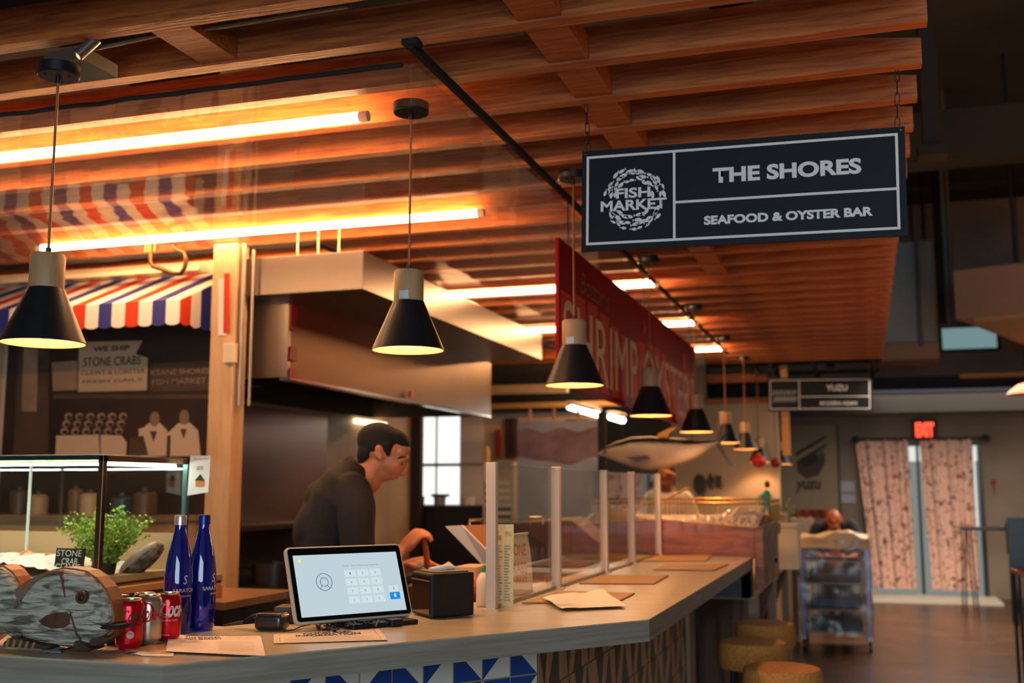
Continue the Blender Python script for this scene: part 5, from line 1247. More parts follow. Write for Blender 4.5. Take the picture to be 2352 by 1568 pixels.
# wooden ice box at the bar end
LW = mat('live_edge','9c5424',.4,col2='6a2c18',vscale=3.2,stretch=(1,1,5),dist=1.4,ramp=(.3,.6),coat=.3)
LWE = mat('bark_edge','9a6e4a',.7,col2='5c3420',vscale=18,bump=.8,bscale=30)
t = thing('ice_box', 'reddish live edge wooden box holding ice at the end of the bar', 'box', (-.95,7.0,1.08))
yb0 = 6.66
def Q(u, v, y=yb0): p = AY(u, v, y); return V((p.x, y, p.z))
m = MB(); m.prism([Q(1515,1277),Q(1733,1283),Q(1733,1212),Q(1640,1204),Q(1519,1192)], (0,.05,0)); m.build('front_board', LW, t, bevel=.004)
m = MB(); a, b = V((-1.30,7.3,0)), Q(1515,1277); m.prism([V((-1.185,yb0,1.081)),V((-1.50,7.35,1.081)),V((-1.50,7.35,1.30)),V((-1.185,yb0,1.287))], (-.04,-.02,0)); m.build('angled_board', mat('live_edge_light','b5692c',.4,col2='8a4420',vscale=3,stretch=(1,1,5)), t, bevel=.004)
m = MB(); m.prism([V((-.628,yb0,.90)),V((-.615,7.75,.90)),V((-.615,7.75,1.262)),V((-.628,yb0,1.254))], (.03,0,0)); m.build('side_board', LWE, t, bevel=.004)
m = MB(); m.box((-.64,yb0-.01,.895),(-.59,yb0+.035,1.25)); m.build('side_board_end', LW, t, bevel=.003)
m = MB(); m.prism([V((-1.2,yb0+.05,1.081)),V((-.63,yb0+.05,1.081)),V((-.63,8.0,1.081)),V((-1.5,8.0,1.081)),V((-1.5,7.35,1.081))], (0,0,.06)); m.build('box_bottom', LW, t)
m = MB(); gx, gy = 46, 40; vs = []; fs = []; r_ = random.Random(3)
for j in range(gy+1):
    for i in range(gx+1):
        fy = j/gy; y = yb0+.06+1.25*fy; xl_ = -1.19-.40*min(1,fy*1.5); x = xl_+(-.635-xl_)*i/gx
        h = .10+.085*math.sin(PI*fy)+.05*math.exp(-((x+.78)/.12)**2-((y-7.4)/.3)**2)+r_.uniform(-.008,.008)
        vs.append((x,y,1.145+h-.03))
for j in range(gy):
    for i in range(gx): a = j*(gx+1)+i; fs.append((a,a+1,a+gx+2,a+gx+1))
m.add(vs, fs); tag(m.build('crushed_ice', mat('ice_warm','f0d8b8',.3,spec=.8)), 'mounded ice filling the wooden box at the bar end', 'ice', kind='stuff')
# low counter supporting it
FT = mat('far_top','c0996a',.35,col2='ad875a',vscale=4)
t = thing('far_counter', 'lower bar counter continuing behind the wooden ice box toward the far end', 'counter', (-1.0,9.5,0))
m = MB(); m.prism([(-1.6,6.68,.83),(-.655,6.68,.83),(-.655,12.0,.83),(-1.2,12.0,.83),(-1.2,8.5,.83),(-1.6,8.3,.83)], (0,0,.055)); m.build('countertop', FT, t, bevel=.003)
m = MB(); m.box((-1.15,6.7,0),(-.98,11.9,.83)); m.build('base', mat('far_base','3a241a',.7), t)
for y in (7.2, 8.6, 10.0, 11.4): MB().box((-.74,y,0),(-.68,y+.07,.83)).build('leg', mat('leg_cream','9c8468',.6), t)
for k, y in enumerate((7.9, 9.3)):
    MB().prism([(-.98,y,0),(-.70,y,.83),(-.64,y,.83),(-.92,y,0)], (0,.05,0)).build('slanted_brace', mat('brace_brown','6a3c24',.6), t)
# cream boxes on the far counter, fence of wire around the ice
WIRE = mat('wire_brass','a5763c',.3,metal=.9)
t = thing('wire_rack', 'brass wire fence rack standing around the ice box', 'rack', (-1.1,7.6,1.13))
zt, zl = 1.405, 1.16
a, b = V((-1.60,7.35,0)), V((-.60,7.35,0)); c = V((-.60,8.2,0)); d = V((-1.60,8.2,0))
for nm, p, q in (('front_fence',a,b),('side_fence',b,c),('back_fence',d,c)):
    m = MB(); L = (q-p).length; n = int(L/.028)
    for i in range(n+1):
        x = p.lerp(q, i/n); m.cyl(x+V((0,0,zl)), x+V((0,0,zt+.004*math.sin(i*2.1))), .0022, n=5)
    for z in (zt, zt-.03, zl+.08): m.cyl(p+V((0,0,z)), q+V((0,0,z)), .0035, n=6)
    m.build(nm, WIRE, t)
m = MB()
for i in range(14):
    x = a.lerp(b, i/13); m.tube([x+V((0,0,zt)), x+V((.02*math.sin(i),0,zt+.02+.02*abs(math.sin(i*2.3)))), x+V((.03,0,zt+.006))], .0022, 5)
m.build('twisted_wire_top', WIRE, t)
t = thing('wicker_handle', 'curved gold basket handle in front of the wire rack', 'basket handle', (-1.35,7.2,1.2))
m = MB(); m.tube([AY(1430,1172,7.2),AY(1480,1160,7.2),AY(1540,1142,7.2),AY(1580,1120,7.2)], .006, 8); m.build('handle_rod', WIRE, t)
for k, (u0,u1,v0,v1,y,c,lab) in enumerate([(1768,1832,1203,1300,8.4,'d8c09a','cream cardboard carton beside the wooden ice box'),(1832,1868,1180,1262,9.9,'8c7c66','grey-beige box farther along the low counter')]):
    p, q = AY(u0,v1,y), AY(u1,v0,y); x0 = max(p.x, -1.5); t = thing('carton', lab, 'carton', ((p.x+q.x)/2,y,.886))
    if k: p.x, q.x = -.84, -.68; t.location.x = -.76
    m = MB(); m.box((p.x,y,.886),(q.x,y+.3,q.z)); m.build('carton_body', mat('carton_'+c,c,.7,bump=.2), t, bevel=.004)
    m = MB(); m.box((p.x,y-.004,q.z-.03),(q.x,y,q.z-.026)); m.build('lid_seam', mat('seam_dark','6a5840',.7), t)
for k, (u, v, y, r, h, c, lab) in enumerate([(1782,1330,7.5,.035,.11,'c89850','amber jar on the low counter beside the ice box side board'),]):
    x = -.52; p = AY(u, v, y); t = thing('jar', lab, 'jar', (p.x,y,.886)); xx = min(p.x,-.56)
    MB().lathe([(.001,.886),(r,.886),(r,.886+h),(.001,.886+h)], (xx-.02,y,0), 20).build('jar_body', mat('jar_amber2',c,.3), t, smooth='edge')
    MB().lathe([(.001,.886+h),(r*1.05,.886+h),(r*1.05,.886+h+.025),(.001,.886+h+.025)], (xx-.02,y,0), 20).build('lid', DARK, t, smooth='edge')
# teal figurine
TQ = mat('teal_paint','2fa59a',.4)
yy = 8.9; c = lambda u, v: AY(u, v, yy)
base_z = c(1762,1203).z
t = thing('teal_figurine', 'small teal painted standing figurine with splayed legs on the cream carton', 'figurine', c(1762,1203))
m = MB(); m.sph(c(1761,1145), (.040,.03,.068), 20, 14); m.build('torso', TQ, t, smooth=True)
m = MB(); m.tube([c(1757,1165),c(1750,1182),c(1744,1203)], [.018,.016,.013], 10).tube([c(1766,1165),c(1772,1182),c(1780,1203)], [.018,.016,.013], 10); m.build('legs', TQ, t, smooth=True)
m = MB(); m.sph(c(1762,1112), (.022,.022,.028), 16, 10); m.build('head', mat('figure_head','6a4630',.6), t, smooth=True)
m = MB(); m.tube([c(1748,1135),c(1742,1148),c(1752,1160),c(1766,1164)], [.010,.010,.009,.012], 8); m.build('arm', mat('teal_light','4cc0b0',.4), t, smooth=True)
tag(MB().box((c(1735,1203).x,yy-.03,.886),(c(1800,1203).x,yy+.25,base_z-.002)).build('riser', mat('riser_beige','b09872',.7)), 'beige riser under the teal figurine', 'riser')
# potted plants and dark bowls near the far end
t = thing('potted_plant', 'small blurred green plant behind the teal figurine', 'plant', AY(1800,1190,11.0))
p = AY(1800,1182,11.0); m = MB(); r_ = random.Random(8)
for i in range(70): q = p+V((r_.gauss(0,.045), r_.gauss(0,.04), r_.gauss(.03,.05))); x, y = ortho(V((r_.random()-.5,r_.random()-.5,r_.random()))); m.add([q+x*.02,q+y*.012,q-x*.02,q-y*.012],[(0,1,2,3)])
m.build('foliage', mat('plant_green','5a6a20',.6), t)
MB().cyl((p.x,11.0,.886),(p.x,11.0,p.z-.03),.05,.06).build('pot', mat('pot_black','1c1814',.5), t)
far_shelf = AY(1860,1190,13.5).z
t = thing('far_shelf', 'grey-beige back counter in front of the noodle bowl poster', 'counter', (-1.0,13.6,0))
m = MB(); m.box((-1.45,13.4,0),(-.62,13.9,far_shelf)); m.build('body', mat('shelf_greybeige','8a7a64',.6), t)
for k in range(4):
    u = 1833+k*19; p = AY(u, 1172, 13.6); z = far_shelf+.001; t = thing('red_bowl', 'dark red bowl in the row below the noodle bowl poster', 'bowl', (p.x,13.6,z), 'dark red bowls on the back counter')
    MB().lathe([(.001,z),(.025,z),(.048,z+.06),(.052,z+.10),(.042,z+.10),(.001,z+.08)], (p.x,13.6,0), 20).build('bowl_body', mat('bowl_red','5a1c14',.4), t, smooth=True)
# tuna model
t = thing('tuna_model', 'large grey mounted tuna model with black back and yellow fins hanging over the ice', 'fish model', AY(1520,1070,8.2))
yt = 8.2; C_ = lambda u, v, y=yt: AY(u, v, y)
prof = [(1370,1042,.5),(1385,1038,9),(1410,1037,20),(1450,1038,33),(1490,1040,37),(1530,1040,34),(1570,1036,27),(1605,1030,18),(1630,1022,10),(1645,1016,5),(1650,1014,4)]
def fishbody(top, bot, mb, sc=1.0):
    vs = []; fs = []; n = 24
    for (u, v, r) in prof:
        c0 = C_(u, v); rr = r*8.6/2512*sc
        for i in range(n):
            q = 2*PI*i/n; z = rr*math.sin(q)*(1.0); 
            vs.append(c0+V((0, rr*.5*math.cos(q), z)))
    L_ = len(prof); mb.v = vs
    for j in range(L_-1):
        for i in range(n):
            mb.f.append((j*n+i,j*n+(i+1)%n,(j+1)*n+(i+1)%n,(j+1)*n+i)); mb.m.append(1 if math.sin((i+.5)/n*2*PI) > .40 else 0)
m = MB(); fishbody(0,0,m); o = m.build('body', [mat('tuna_silver','8f8274',.3,col2='a08e78',vscale=4), mat('tuna_black','14161a',.25)], t, smooth=True)

def fin(pts, nm, mt, dy=0, th=.012): m = MB(); m.prism([C_(u,v)+V((0,dy,0)) for u,v in pts], (0,th,0)); return m.build(nm, mt, t)
YF = mat('fin_yellow','c08a20',.4); DF = mat('fin_dark','3a302c',.4)
fin([(1640,1018),(1655,1005),(1672,985),(1668,1000),(1655,1018),(1668,1045),(1685,1072),(1672,1066),(1652,1035)], 'tail_fin', DF)
fin([(1505,1010),(1512,995),(1535,984),(1560,980),(1540,992),(1528,1012)], 'dorsal_fin', YF)
fin([(1490,1068),(1520,1080),(1555,1090),(1538,1082),(1515,1064)], 'anal_fin', YF)
fin([(1440,1050),(1490,1046),(1500,1052),(1470,1060)], 'pectoral_fin', DF, -.09)
for k in range(6): fin([(1575+k*11,1017+k*.0),(1580+k*11,1008+k*1.2),(1585+k*11,1017)], 'finlet', YF)
m = MB(); p = C_(1392,1037)+V((0,-.035,0)); m.sph(p, (.014,.006,.014), 12, 8); m.build('eye', BLACK, t, smooth=True)
m = MB(); m.tube([C_(1372,1044)+V((0,-.01,0)), C_(1388,1050)+V((0,-.03,0))], .004, 6); m.build('mouth_line', BLACK, t)
for u in (1430, 1590): MB().cyl(C_(u,1012), V((C_(u,1012).x, yt, 2.82)), .003).build('hanging_wire', BLACK, t)
# worker behind the rack
def simple_person(label, hd, sh, body_pts, skinm, shirtm, hairm, y, hat=False, arms=()):
    t = thing('person', label, 'person', (hd.x, y, 0))
    pc = [('s', hd, (.078,.090,.105)), ('s', hd+V((0,-.03,-.07)), (.052,.06,.055)), ('t', [hd+V((0,.01,-.06)), hd+V((0,.03,-.16))], [.055,.060]), ('s', hd+V((0,-.092,-.02)), (.014,.02,.02)), ('s', hd+V((.078,0,-.01)), (.012,.018,.028)), ('s', hd+V((-.078,0,-.01)), (.012,.018,.028)), ('t', [hd+V((0,.03,-.15)), hd+V((0,.03,-.5))], [.08,.12])]
    for a in arms: pc.append(('t', a, [.045,.038,.030][:len(a)] if len(a) == 3 else [.045,.04,.034,.028])); e_ = V(a[-1]); pc += [('s', e_, (.038,.030,.045))]
    for a in arms:
        e_ = V(a[-1]); dv = (V(a[-1])-V(a[-2])).normalized()
        for k in range(4): o_ = V((-.024+.016*k, 0, 0)); pc.append(('t', [e_+o_+dv*.02, e_+o_+dv*.07], [.010,.008]))
        pc.append(('t', [e_+V((.03,-.01,0)), e_+V((.045,-.02,-.0))+dv*.04], [.011,.009]))
    organic('body', pc, skinm, t, vox=.008, smooth_it=3)
    organic('shirt', [('e', [(V(c), rx, ry, V((1,0,0)), V((0,1,0))) for c, rx, ry in body_pts])]+[('t', a, r) for a, r in sh], shirtm, t, vox=.012, smooth_it=5)
    if hairm: organic('hair', [('s', hd+V((0,.02,.03)), (.084,.095,.092)), ('s', hd+V((0,.07,-.04)), (.070,.05,.07))], hairm, t, vox=.008, smooth_it=2)
    for k in (-1, 1): MB().sph(hd+V((k*.03,-.083,.0)), (.010,.006,.007), 10, 6).build('eye', mat('eye_dark','2a1812',.3), t)
    for k in (-1, 1): MB().tube([(hd.x+k*.09,y+.03,0),(hd.x+k*.09,y+.03,.5),(hd.x+k*.07,y+.03,.95)], [.06,.075,.09], 12).build('trouser_leg', mat('trousers_dark','1a1715',.8), t)
    return t
y_ = 9.35; hd = AY(1530,1092,y_)
simple_person('kitchen worker in a white shirt, head bowed, behind the wire rack and glass', hd, [([hd+V((-.13,.02,-.19)),hd+V((-.21,0,-.36)),hd+V((-.16,-.10,-.5))],[.07,.06,.05]),([hd+V((.15,.02,-.19)),hd+V((.22,0,-.36)),hd+V((.16,-.10,-.5))],[.07,.06,.05])],
    [(hd+V((0,.04,-.95)),.17,.12),(hd+V((0,.04,-.6)),.17,.12),(hd+V((0,.03,-.28)),.19,.11),(hd+V((0,.03,-.17)),.12,.09),(hd+V((0,.03,-.13)),.07,.07)], mat('skin_dark','8a4a28',.5), mat('shirt_white','d0c0a8',.7), mat('hair_brown','2a1810',.7), y_, arms=[[hd+V((-.16,-.1,-.48)),hd+V((-.1,-.22,-.52)),hd+V((-.04,-.3,-.52))],[hd+V((.16,-.1,-.48)),hd+V((.1,-.22,-.52)),hd+V((.05,-.3,-.52))]])
# stainless patch and dark objects on the wall
a, b = AY(1553,1130,13.2), AY(1624,1030,13.2)
t = thing('steel_cabinet', 'pale grey steel cabinet door below the tuna tail', 'cabinet', ((a.x+b.x)/2,13.3,0))
m = MB(); m.box((a.x,13.2,0),(b.x,13.6,b.z)); m.build('body', mat('steel_grey','85828a',.5), t)
for k, (u0,u1,v0,v1,lab) in enumerate([(1592,1620,1088,1136,'round black wall object left of the small square ones'),(1622,1640,1084,1126,'dark diamond shaped wall plaque'),(1643,1655,1092,1120,'small dark square wall plate with pale marks')]):
    a, b = AY(u0,v1,12.8), AY(u1,v0,12.8); cx_, cz_ = (a.x+b.x)/2, (a.z+b.z)/2; t = thing('wall_plaque', lab, 'plaque', (cx_,12.8,a.z)); m = MB()
    pts = [(math.cos(2*PI*i/20), math.sin(2*PI*i/20)) for i in range(20)] if k == 0 else ([(0,1),(1,0.1),(0,-1),(-1,-.1)] if k == 1 else [(-1,-1),(1,-1),(1,1),(-1,1)])
    m.prism([(cx_+(b.x-a.x)/2*p, 12.8, cz_+(b.z-a.z)/2*q) for p, q in pts], (0,.02,0)); m.build('plaque_body', mat('plaque_dark','1c1612',.6), t)
    MB().box((cx_-.012,12.82,cz_),(cx_+.012,12.86,cz_+.02)).build('mount', DARK, t)
# partition wall carrying them
a, b = AY(1625,1180,12.9), AY(1786,940,12.9)
struct(MB().box((a.x-.4,12.88,0),(b.x,12.98,2.45)).build('wall_partition', mat('partition_beige','a58e70',.7)))
# noodle poster
yp = 16.2
a, b = AY(1785,1165,yp), AY(1922,975,yp)
t = thing('wall_poster', 'cream wall poster of a noodle bowl with chopsticks lettered yuzu', 'poster', ((a.x+b.x)/2,yp,a.z))
m = MB(); m.box((a.x,yp,a.z-.1),(b.x,yp+.03,b.z)); m.build('poster_sheet', mat('poster_cream','8f7f6a',.7), t)
m = MB(); m.box((b.x-.01,yp-.01,a.z-.1),(b.x+.02,yp+.03,b.z)); m.build('poster_frame', mat('poster_frame','4a4238',.7), t)
P = Plane((a.x,yp,a.z),(1,0,0),(0,0,1)); INKB = mat('poster_ink','2c2426',.7)
m = MB(); P.pix(m, [(1828,1058),(1894,1040),(1896,1062),(1880,1092),(1852,1100),(1832,1084)], .004); m.build('bowl_print', mat('bowl_print','4a343a',.7), t)
m = MB(); P.pix(m, [(1826,1040),(1896,1000),(1898,1005),(1830,1047)], .005); P.pix(m, [(1835,1056),(1897,1018),(1899,1024),(1840,1062)], .005); m.build('chopsticks_print', INKB, t)
m = MB(); P.pix(m, [(1876,1050),(1886,1032),(1892,1036),(1886,1054)], .006); m.build('leaf_print', mat('leaf_print','2c5a34',.7), t)
m = MB(); P.pix(m, [(1838,1052),(1876,1040),(1880,1060),(1846,1072)], .0055); m.build('noodle_print', INKB, t)
p0, p1 = P.hit(1827,1132), P.hit(1886,1108); text('yuzu', P(*p0), P.r, P.u, p1[0]-p0[0], (p1[1]-p0[1])*1.15, INKB, t, 'poster_lettering', offset=.03, shear=.2, lift=.006)
# white notice beside the curtain
a, b = AY(1932,1155,yW-.03), AY(1964,1105,yW-.03)
t = thing('door_notice', 'small pale blue-white notice on the wall left of the floral curtains', 'notice', (a.x,yW-.03,a.z)); m = MB(); m.box((a.x,yW-.03,a.z),(b.x,yW-.005,b.z)); m.build('sheet', mat('notice_blue','a8a8b4',.6), t)
m = MB(); m.box((a.x,yW-.034,(a.z+b.z)/2-.02),(b.x,yW-.03,(a.z+b.z)/2)); m.build('printed_band', mat('notice_ink','5a5664',.6), t)
a, b = AY(2270,1145,yW-.03), AY(2296,1100,yW-.03); t = thing('wall_emblem', 'faint red drawing on the wall right of the door', 'emblem', (a.x,yW-.02,a.z)); m = MB()
PW = Plane((a.x,yW-.005,a.z),(1,0,0),(0,0,1)); w_, h_ = b.x-a.x, b.z-a.z
PW.poly(m, [(w_*.2,h_*.9),(w_*.5,h),(w_*.8,h_*.9),(w_*.6,h_*.6),(w_*.5,h_*.1),(w_*.4,h_*.6)] if False else [(w_*.2,h_*.9),(w_*.5,h_),(w_*.8,h_*.9),(w_*.6,h_*.6),(w_*.5,h_*.05),(w_*.4,h_*.6)]); m.build('red_motif', mat('motif_red','7c3c34',.7), t)
# curtains
def curtain_mat():
    m = bpy.data.materials.new('floral_fabric'); m.use_nodes = True; nt = m.node_tree; N = nt.nodes; L = nt.links; b = N['Principled BSDF']; b.inputs['Roughness'].default_value = .9
    tc = N.new('ShaderNodeTexCoord'); prev = None
    def layer(scale, thr, col, seed, prev, st=(1,1,1), det=2):
        mp = N.new('ShaderNodeMapping'); mp.inputs['Location'].default_value = (seed,seed*2,seed*3); mp.inputs['Scale'].default_value = st; L.new(tc.outputs['Object'], mp.inputs[0])
        n = N.new('ShaderNodeTexNoise'); n.inputs['Scale'].default_value = scale; n.inputs['Detail'].default_value = det; n.inputs['Distortion'].default_value = 1.0; L.new(mp.outputs[0], n.inputs[0])
        r = N.new('ShaderNodeValToRGB'); r.color_ramp.elements[0].position = thr; r.color_ramp.elements[1].position = thr+.03; L.new(n.outputs['Fac'], r.inputs[0])
        mx = N.new('ShaderNodeMix'); mx.data_type = 'RGBA'; L.new(r.outputs[0], mx.inputs[0]); mx.inputs[7].default_value = (*lin(col),1)
        if prev is None: mx.inputs[6].default_value = (*lin('f0c8b8'),1)
        else: L.new(prev, mx.inputs[6])
        return mx.outputs[2]
    p = layer(14, .62, '4c4a34', 1, None, (1,1,1)); p = layer(9, .63, '5a2430', 5, p); p = layer(10, .66, 'a04a24', 9, p); p = layer(22, .66, '3a3230', 13, p, (1,1,.5)); p = layer(11, .67, 'd8b8a4', 17, p)
    L.new(p, b.inputs['Base Color']); return m
CUR = curtain_mat()
rod = AY(1965,1012,yW-.2); rod2 = AY(2265,1004,yW-.2)
t = thing('curtain_rod', 'black curtain rod above the far glazed door', 'rod', ((rod.x+rod2.x)/2,yW-.2,rod.z)); zr = (rod.z+rod2.z)/2
MB().cyl((rod.x,yW-.2,zr),(rod2.x,yW-.2,zr),.022).build('rod', BLACK, t)
for x in (rod.x, rod2.x): MB().sph((x,yW-.2,zr),(.05,.05,.05)).build('finial', BLACK, t, smooth=True); MB().box((x-.02 if x > 0 else x+.05,yW-.2,zr-.02),(x+.02 if x > 0 else x+.09,yW-.001,zr+.02)).build('bracket', BLACK, t)
for (ut0,ut1,ub0,ub1,lab) in [(1966,2086,2008,2106,'floral pink curtain hanging left of the door gap'),(2112,2234,2142,2250,'floral pink curtain hanging right of the door gap')]:
    z1_, z0_ = zr-.01, .12; ya = yW-.2
    xt0, xt1 = AY(ut0,1030,ya).x, AY(ut1,1030,ya).x; xb0, xb1 = AY(ub0,1340,ya).x, AY(ub1,1340,ya).x
    n = 90; k = 14; vs = []; fs = []
    for j in range(k+1):
        f_ = j/k; z = z1_+(z0_-z1_)*f_; x0 = xt0+(xb0-xt0)*f_; x1 = xt1+(xb1-xt1)*f_
        for i in range(n+1):
            g = i/n; vs.append((x0+(x1-x0)*g, ya+.022*math.sin(g*2*PI*7+.9*math.sin(g*9))*(1-.2*f_)+.02*math.sin(g*2*PI*3), z))
    nn = len(vs); vs += [(x,y+.006,z) for x,y,z in vs]
    for j in range(k):
        for i in range(n): a = j*(n+1)+i; fs += [(a,a+1,a+n+2,a+n+1),(a+nn,a+n+1+nn,a+n+2+nn,a+1+nn)]
    m = MB(); m.add(vs, fs); o = m.build('floral_curtain', CUR, smooth=True); tag(o, lab, 'curtain', 'floral curtains at the far door')
# exit signs
EX = emis('exit_red', (1.0,.045,.02), 2.0)
def exit_sign(u0,v0,u1,v1,y,lab,zh):
    a, b = AY(u0,v1,y), AY(u1,v0,y); t = thing('exit_sign', lab, 'exit sign', ((a.x+b.x)/2,y,a.z))
    m = MB(); m.box((a.x-.05,y,a.z-.05),(b.x+.05,y+.05,b.z+.05)); m.build('sign_box', mat('exit_box','2a1412',.5), t)
    text('EXIT', (a.x,y,a.z), (1,0,0), (0,0,1), b.x-a.x, b.z-a.z, EX, t, 'exit_lettering', offset=.05, lift=.004)
    m = MB(); m.box(((a.x+b.x)/2-.02,y+.01,b.z+.05),((a.x+b.x)/2+.02,y+.03,zh)); m.build('mount', BLACK, t)
exit_sign(2104,970,2144,1003,16.24,'glowing red EXIT sign on the wall above the floral curtains',2.75)
exit_sign(2095,800,2120,826,13.9,'small second red exit sign below the grey hanging duct unit',5.5)
# dark beams, navy header
a, b = AY(1600,905,13.3), AY(2352,862,13.3)
NAVB = mat('beam_navy','0b141f',.7,spec=.2)
tag(MB().box((-2.6,13.3,AY(2000,905,13.3).z),(5.5,13.5,AY(2000,868,13.3).z)).build('navy_beam', NAVB), 'dark navy beam crossing the hall behind the small hanging sign', 'beam')
tag(MB().box((-2.6,13.9,AY(2000,948,13.9).z),(5.5,14.3,AY(2000,905,13.9).z+.1)).build('black_header', DARK), 'black header just below the navy beam above the far door', 'header')
for (u0,u1,v0,v1,lab) in [(1608,1765,856,880,'upper orange wood panel left of the small hanging sign'),(1612,1765,912,938,'lower orange wood panel left of the small hanging sign')]:
    p, q = AY(u0,v1,13.0), AY(u1,v0,13.0); tag(MB().box((p.x,13.0,p.z),(q.x,13.05,q.z)).build('wood_board', WOODO), lab, 'panel')
    MBx = None
tag(MB().box((AY(1612,900,13.1).x,13.06,2.0),(AY(1612,900,13.1).x+.06,13.3,3.2)).build('panel_post', DARK), 'dark post carrying the orange wood panels', 'post')
p, q = AY(2205,868,13.2), AY(2352,858,13.2); tag(MB().box((p.x,13.2,p.z),(q.x+.5,13.3,q.z+.02)).build('tan_rail', mat('rail_tan','7a5a34',.6)), 'thin tan rail lying along the navy beam at the right', 'rail')
p = AY(2335,905,12.5); t = thing('dome_lamp', 'orange dome lamp hanging at the right picture edge', 'lamp', p); m = MB(); m.lathe([(.001,p.z+.12),(.08,p.z+.10),(.16,p.z+.04),(.20,p.z)], (p.x+.10,12.5,0), 24); m.build('dome', mat('dome_orange','a04a1c',.5), t, smooth=True); MB().cyl((p.x+.10,12.5,p.z+.12),(p.x+.10,12.5,5.5),.006).build('cord', BLACK, t)
# hanging duct unit
a, b = AY(2030,822,13.0), AY(2148,552,13.0); DG = mat('duct_grey','767f80',.45,metal=.2); x0 = a.x-.05
t = thing('duct_unit', 'tall pale grey duct unit hanging from the dark ceiling right of the rafters', 'duct', ((x0+b.x)/2,13.2,a.z))
z0_, z1_ = AY(2090,788,13.0).z, AY(2100,552,13.0).z
m = MB(); m.box((x0,13.0,z0_),(b.x-.02,13.7,z1_)); m.build('unit_body', DG, t, bevel=.02)
m = MB(); m.box((x0,12.98,AY(2090,825,13).z),(b.x-.02,13.7,z0_)); m.build('lower_trim', mat('duct_tan','8c7258',.6), t)
xs = AY(2106,700,12.9).x; m = MB(); m.box((xs,12.96,z0_-.05),(xs+.05,13.0,z1_)); m.build('vertical_strap', mat('strap_dark','4a4a48',.5), t)
for x in (x0+.1, b.x-.1): MB().cyl((x,13.3,z1_),(x,13.3,5.5),.02).build('hanger_rod', BLACK, t)
# black pipes beside and slanted duct
for k, (u, w_) in enumerate([(2160,.07),(2176,.05),(2188,.035)]):
    p, q = AY(u-4,585,11.5), AY(u+4,745,11.5); tag(MB().cyl((q.x,11.5,q.z),(p.x,11.5,5.5),w_*.5,n=14).build('down_pipe', mat('pipe_%d' % k, ['1a1c1c','5a6668','6a6258'][k], .3, metal=.6), smooth='edge'), ['thick black pipe right of the grey duct unit','shiny steel pipe between the black pipes','thin brownish pipe left of the slanted duct'][k], 'pipe')
P1, P2_ = AD(2300,665,9.5), AD(2460,745,11.6)
t = thing('slanted_duct', 'large brownish rectangular duct slanting away at the right edge', 'duct', (P1+P2_)/2)
m = MB(); m.bar(P1, P2_, .8, .44); m.build('duct_body', mat('duct_brown','7a6458',.6), t, bevel=.01)
m = MB(); m.bar(P1+V((0,0,-.24)), P2_+V((0,0,-.24)), .5, .04); m.build('duct_underside', mat('duct_under','8c7450',.6), t)
for f_ in (.2, .8): q = P1.lerp(P2_, f_); MB().cyl(q+V((0,0,.2)), (q.x,q.y,5.5), .015).build('hanger_rod', BLACK, t)
# black roof trusses at upper right
tag(MB().box((.4,9.0,4.05),(5.4,9.3,4.45)).build('roof_beam', DARK), 'black roof beam crossing the dark upper right ceiling', 'beam')
tag(MB().box((.5,13.4,5.0),(5.4,13.7,5.4)).build('roof_beam', DARK), 'lower black roof beam behind the first at the upper right', 'beam')
p, q = AY(2128,120,6.2), AY(2108,335,6.2); tag(MB().box((p.x-.04,6.2,q.z),(p.x+.05,6.3,5.5)).box((p.x-.07,6.18,q.z-.06),(p.x+.08,6.32,q.z)).build('steel_hanger', DARK), 'black steel hanger dropping beside the rafter ends', 'hanger')
# bald man behind wrapped trolley
y_ = 12.3; hd = AY(1915,1192,y_)
simple_person('bald man in a black shirt leaning forward over the wrapped trolley', hd, [([hd+V((-.17,.10,-.10)),hd+V((-.24,.02,-.30)),hd+V((-.16,-.14,-.40))],[.08,.065,.05]),([hd+V((.17,.12,-.08)),hd+V((.27,.05,-.28)),hd+V((.20,-.12,-.40))],[.085,.07,.05])],
    [(hd+V((0,.30,-.75)),.17,.13),(hd+V((.02,.25,-.40)),.20,.15),(hd+V((.03,.16,-.12)),.22,.13),(hd+V((.02,.12,-.03)),.14,.09),(hd+V((.01,.08,-.02)),.07,.06)], mat('skin_ruddy','9a5028',.4), mat('shirt_black','0f0f11',.8), None, y_, arms=[[hd+V((-.16,-.14,-.38)),hd+V((-.12,-.26,-.40)),hd+V((-.08,-.34,-.38))],[hd+V((.20,-.12,-.38)),hd+V((.14,-.26,-.40)),hd+V((.08,-.34,-.38))]])
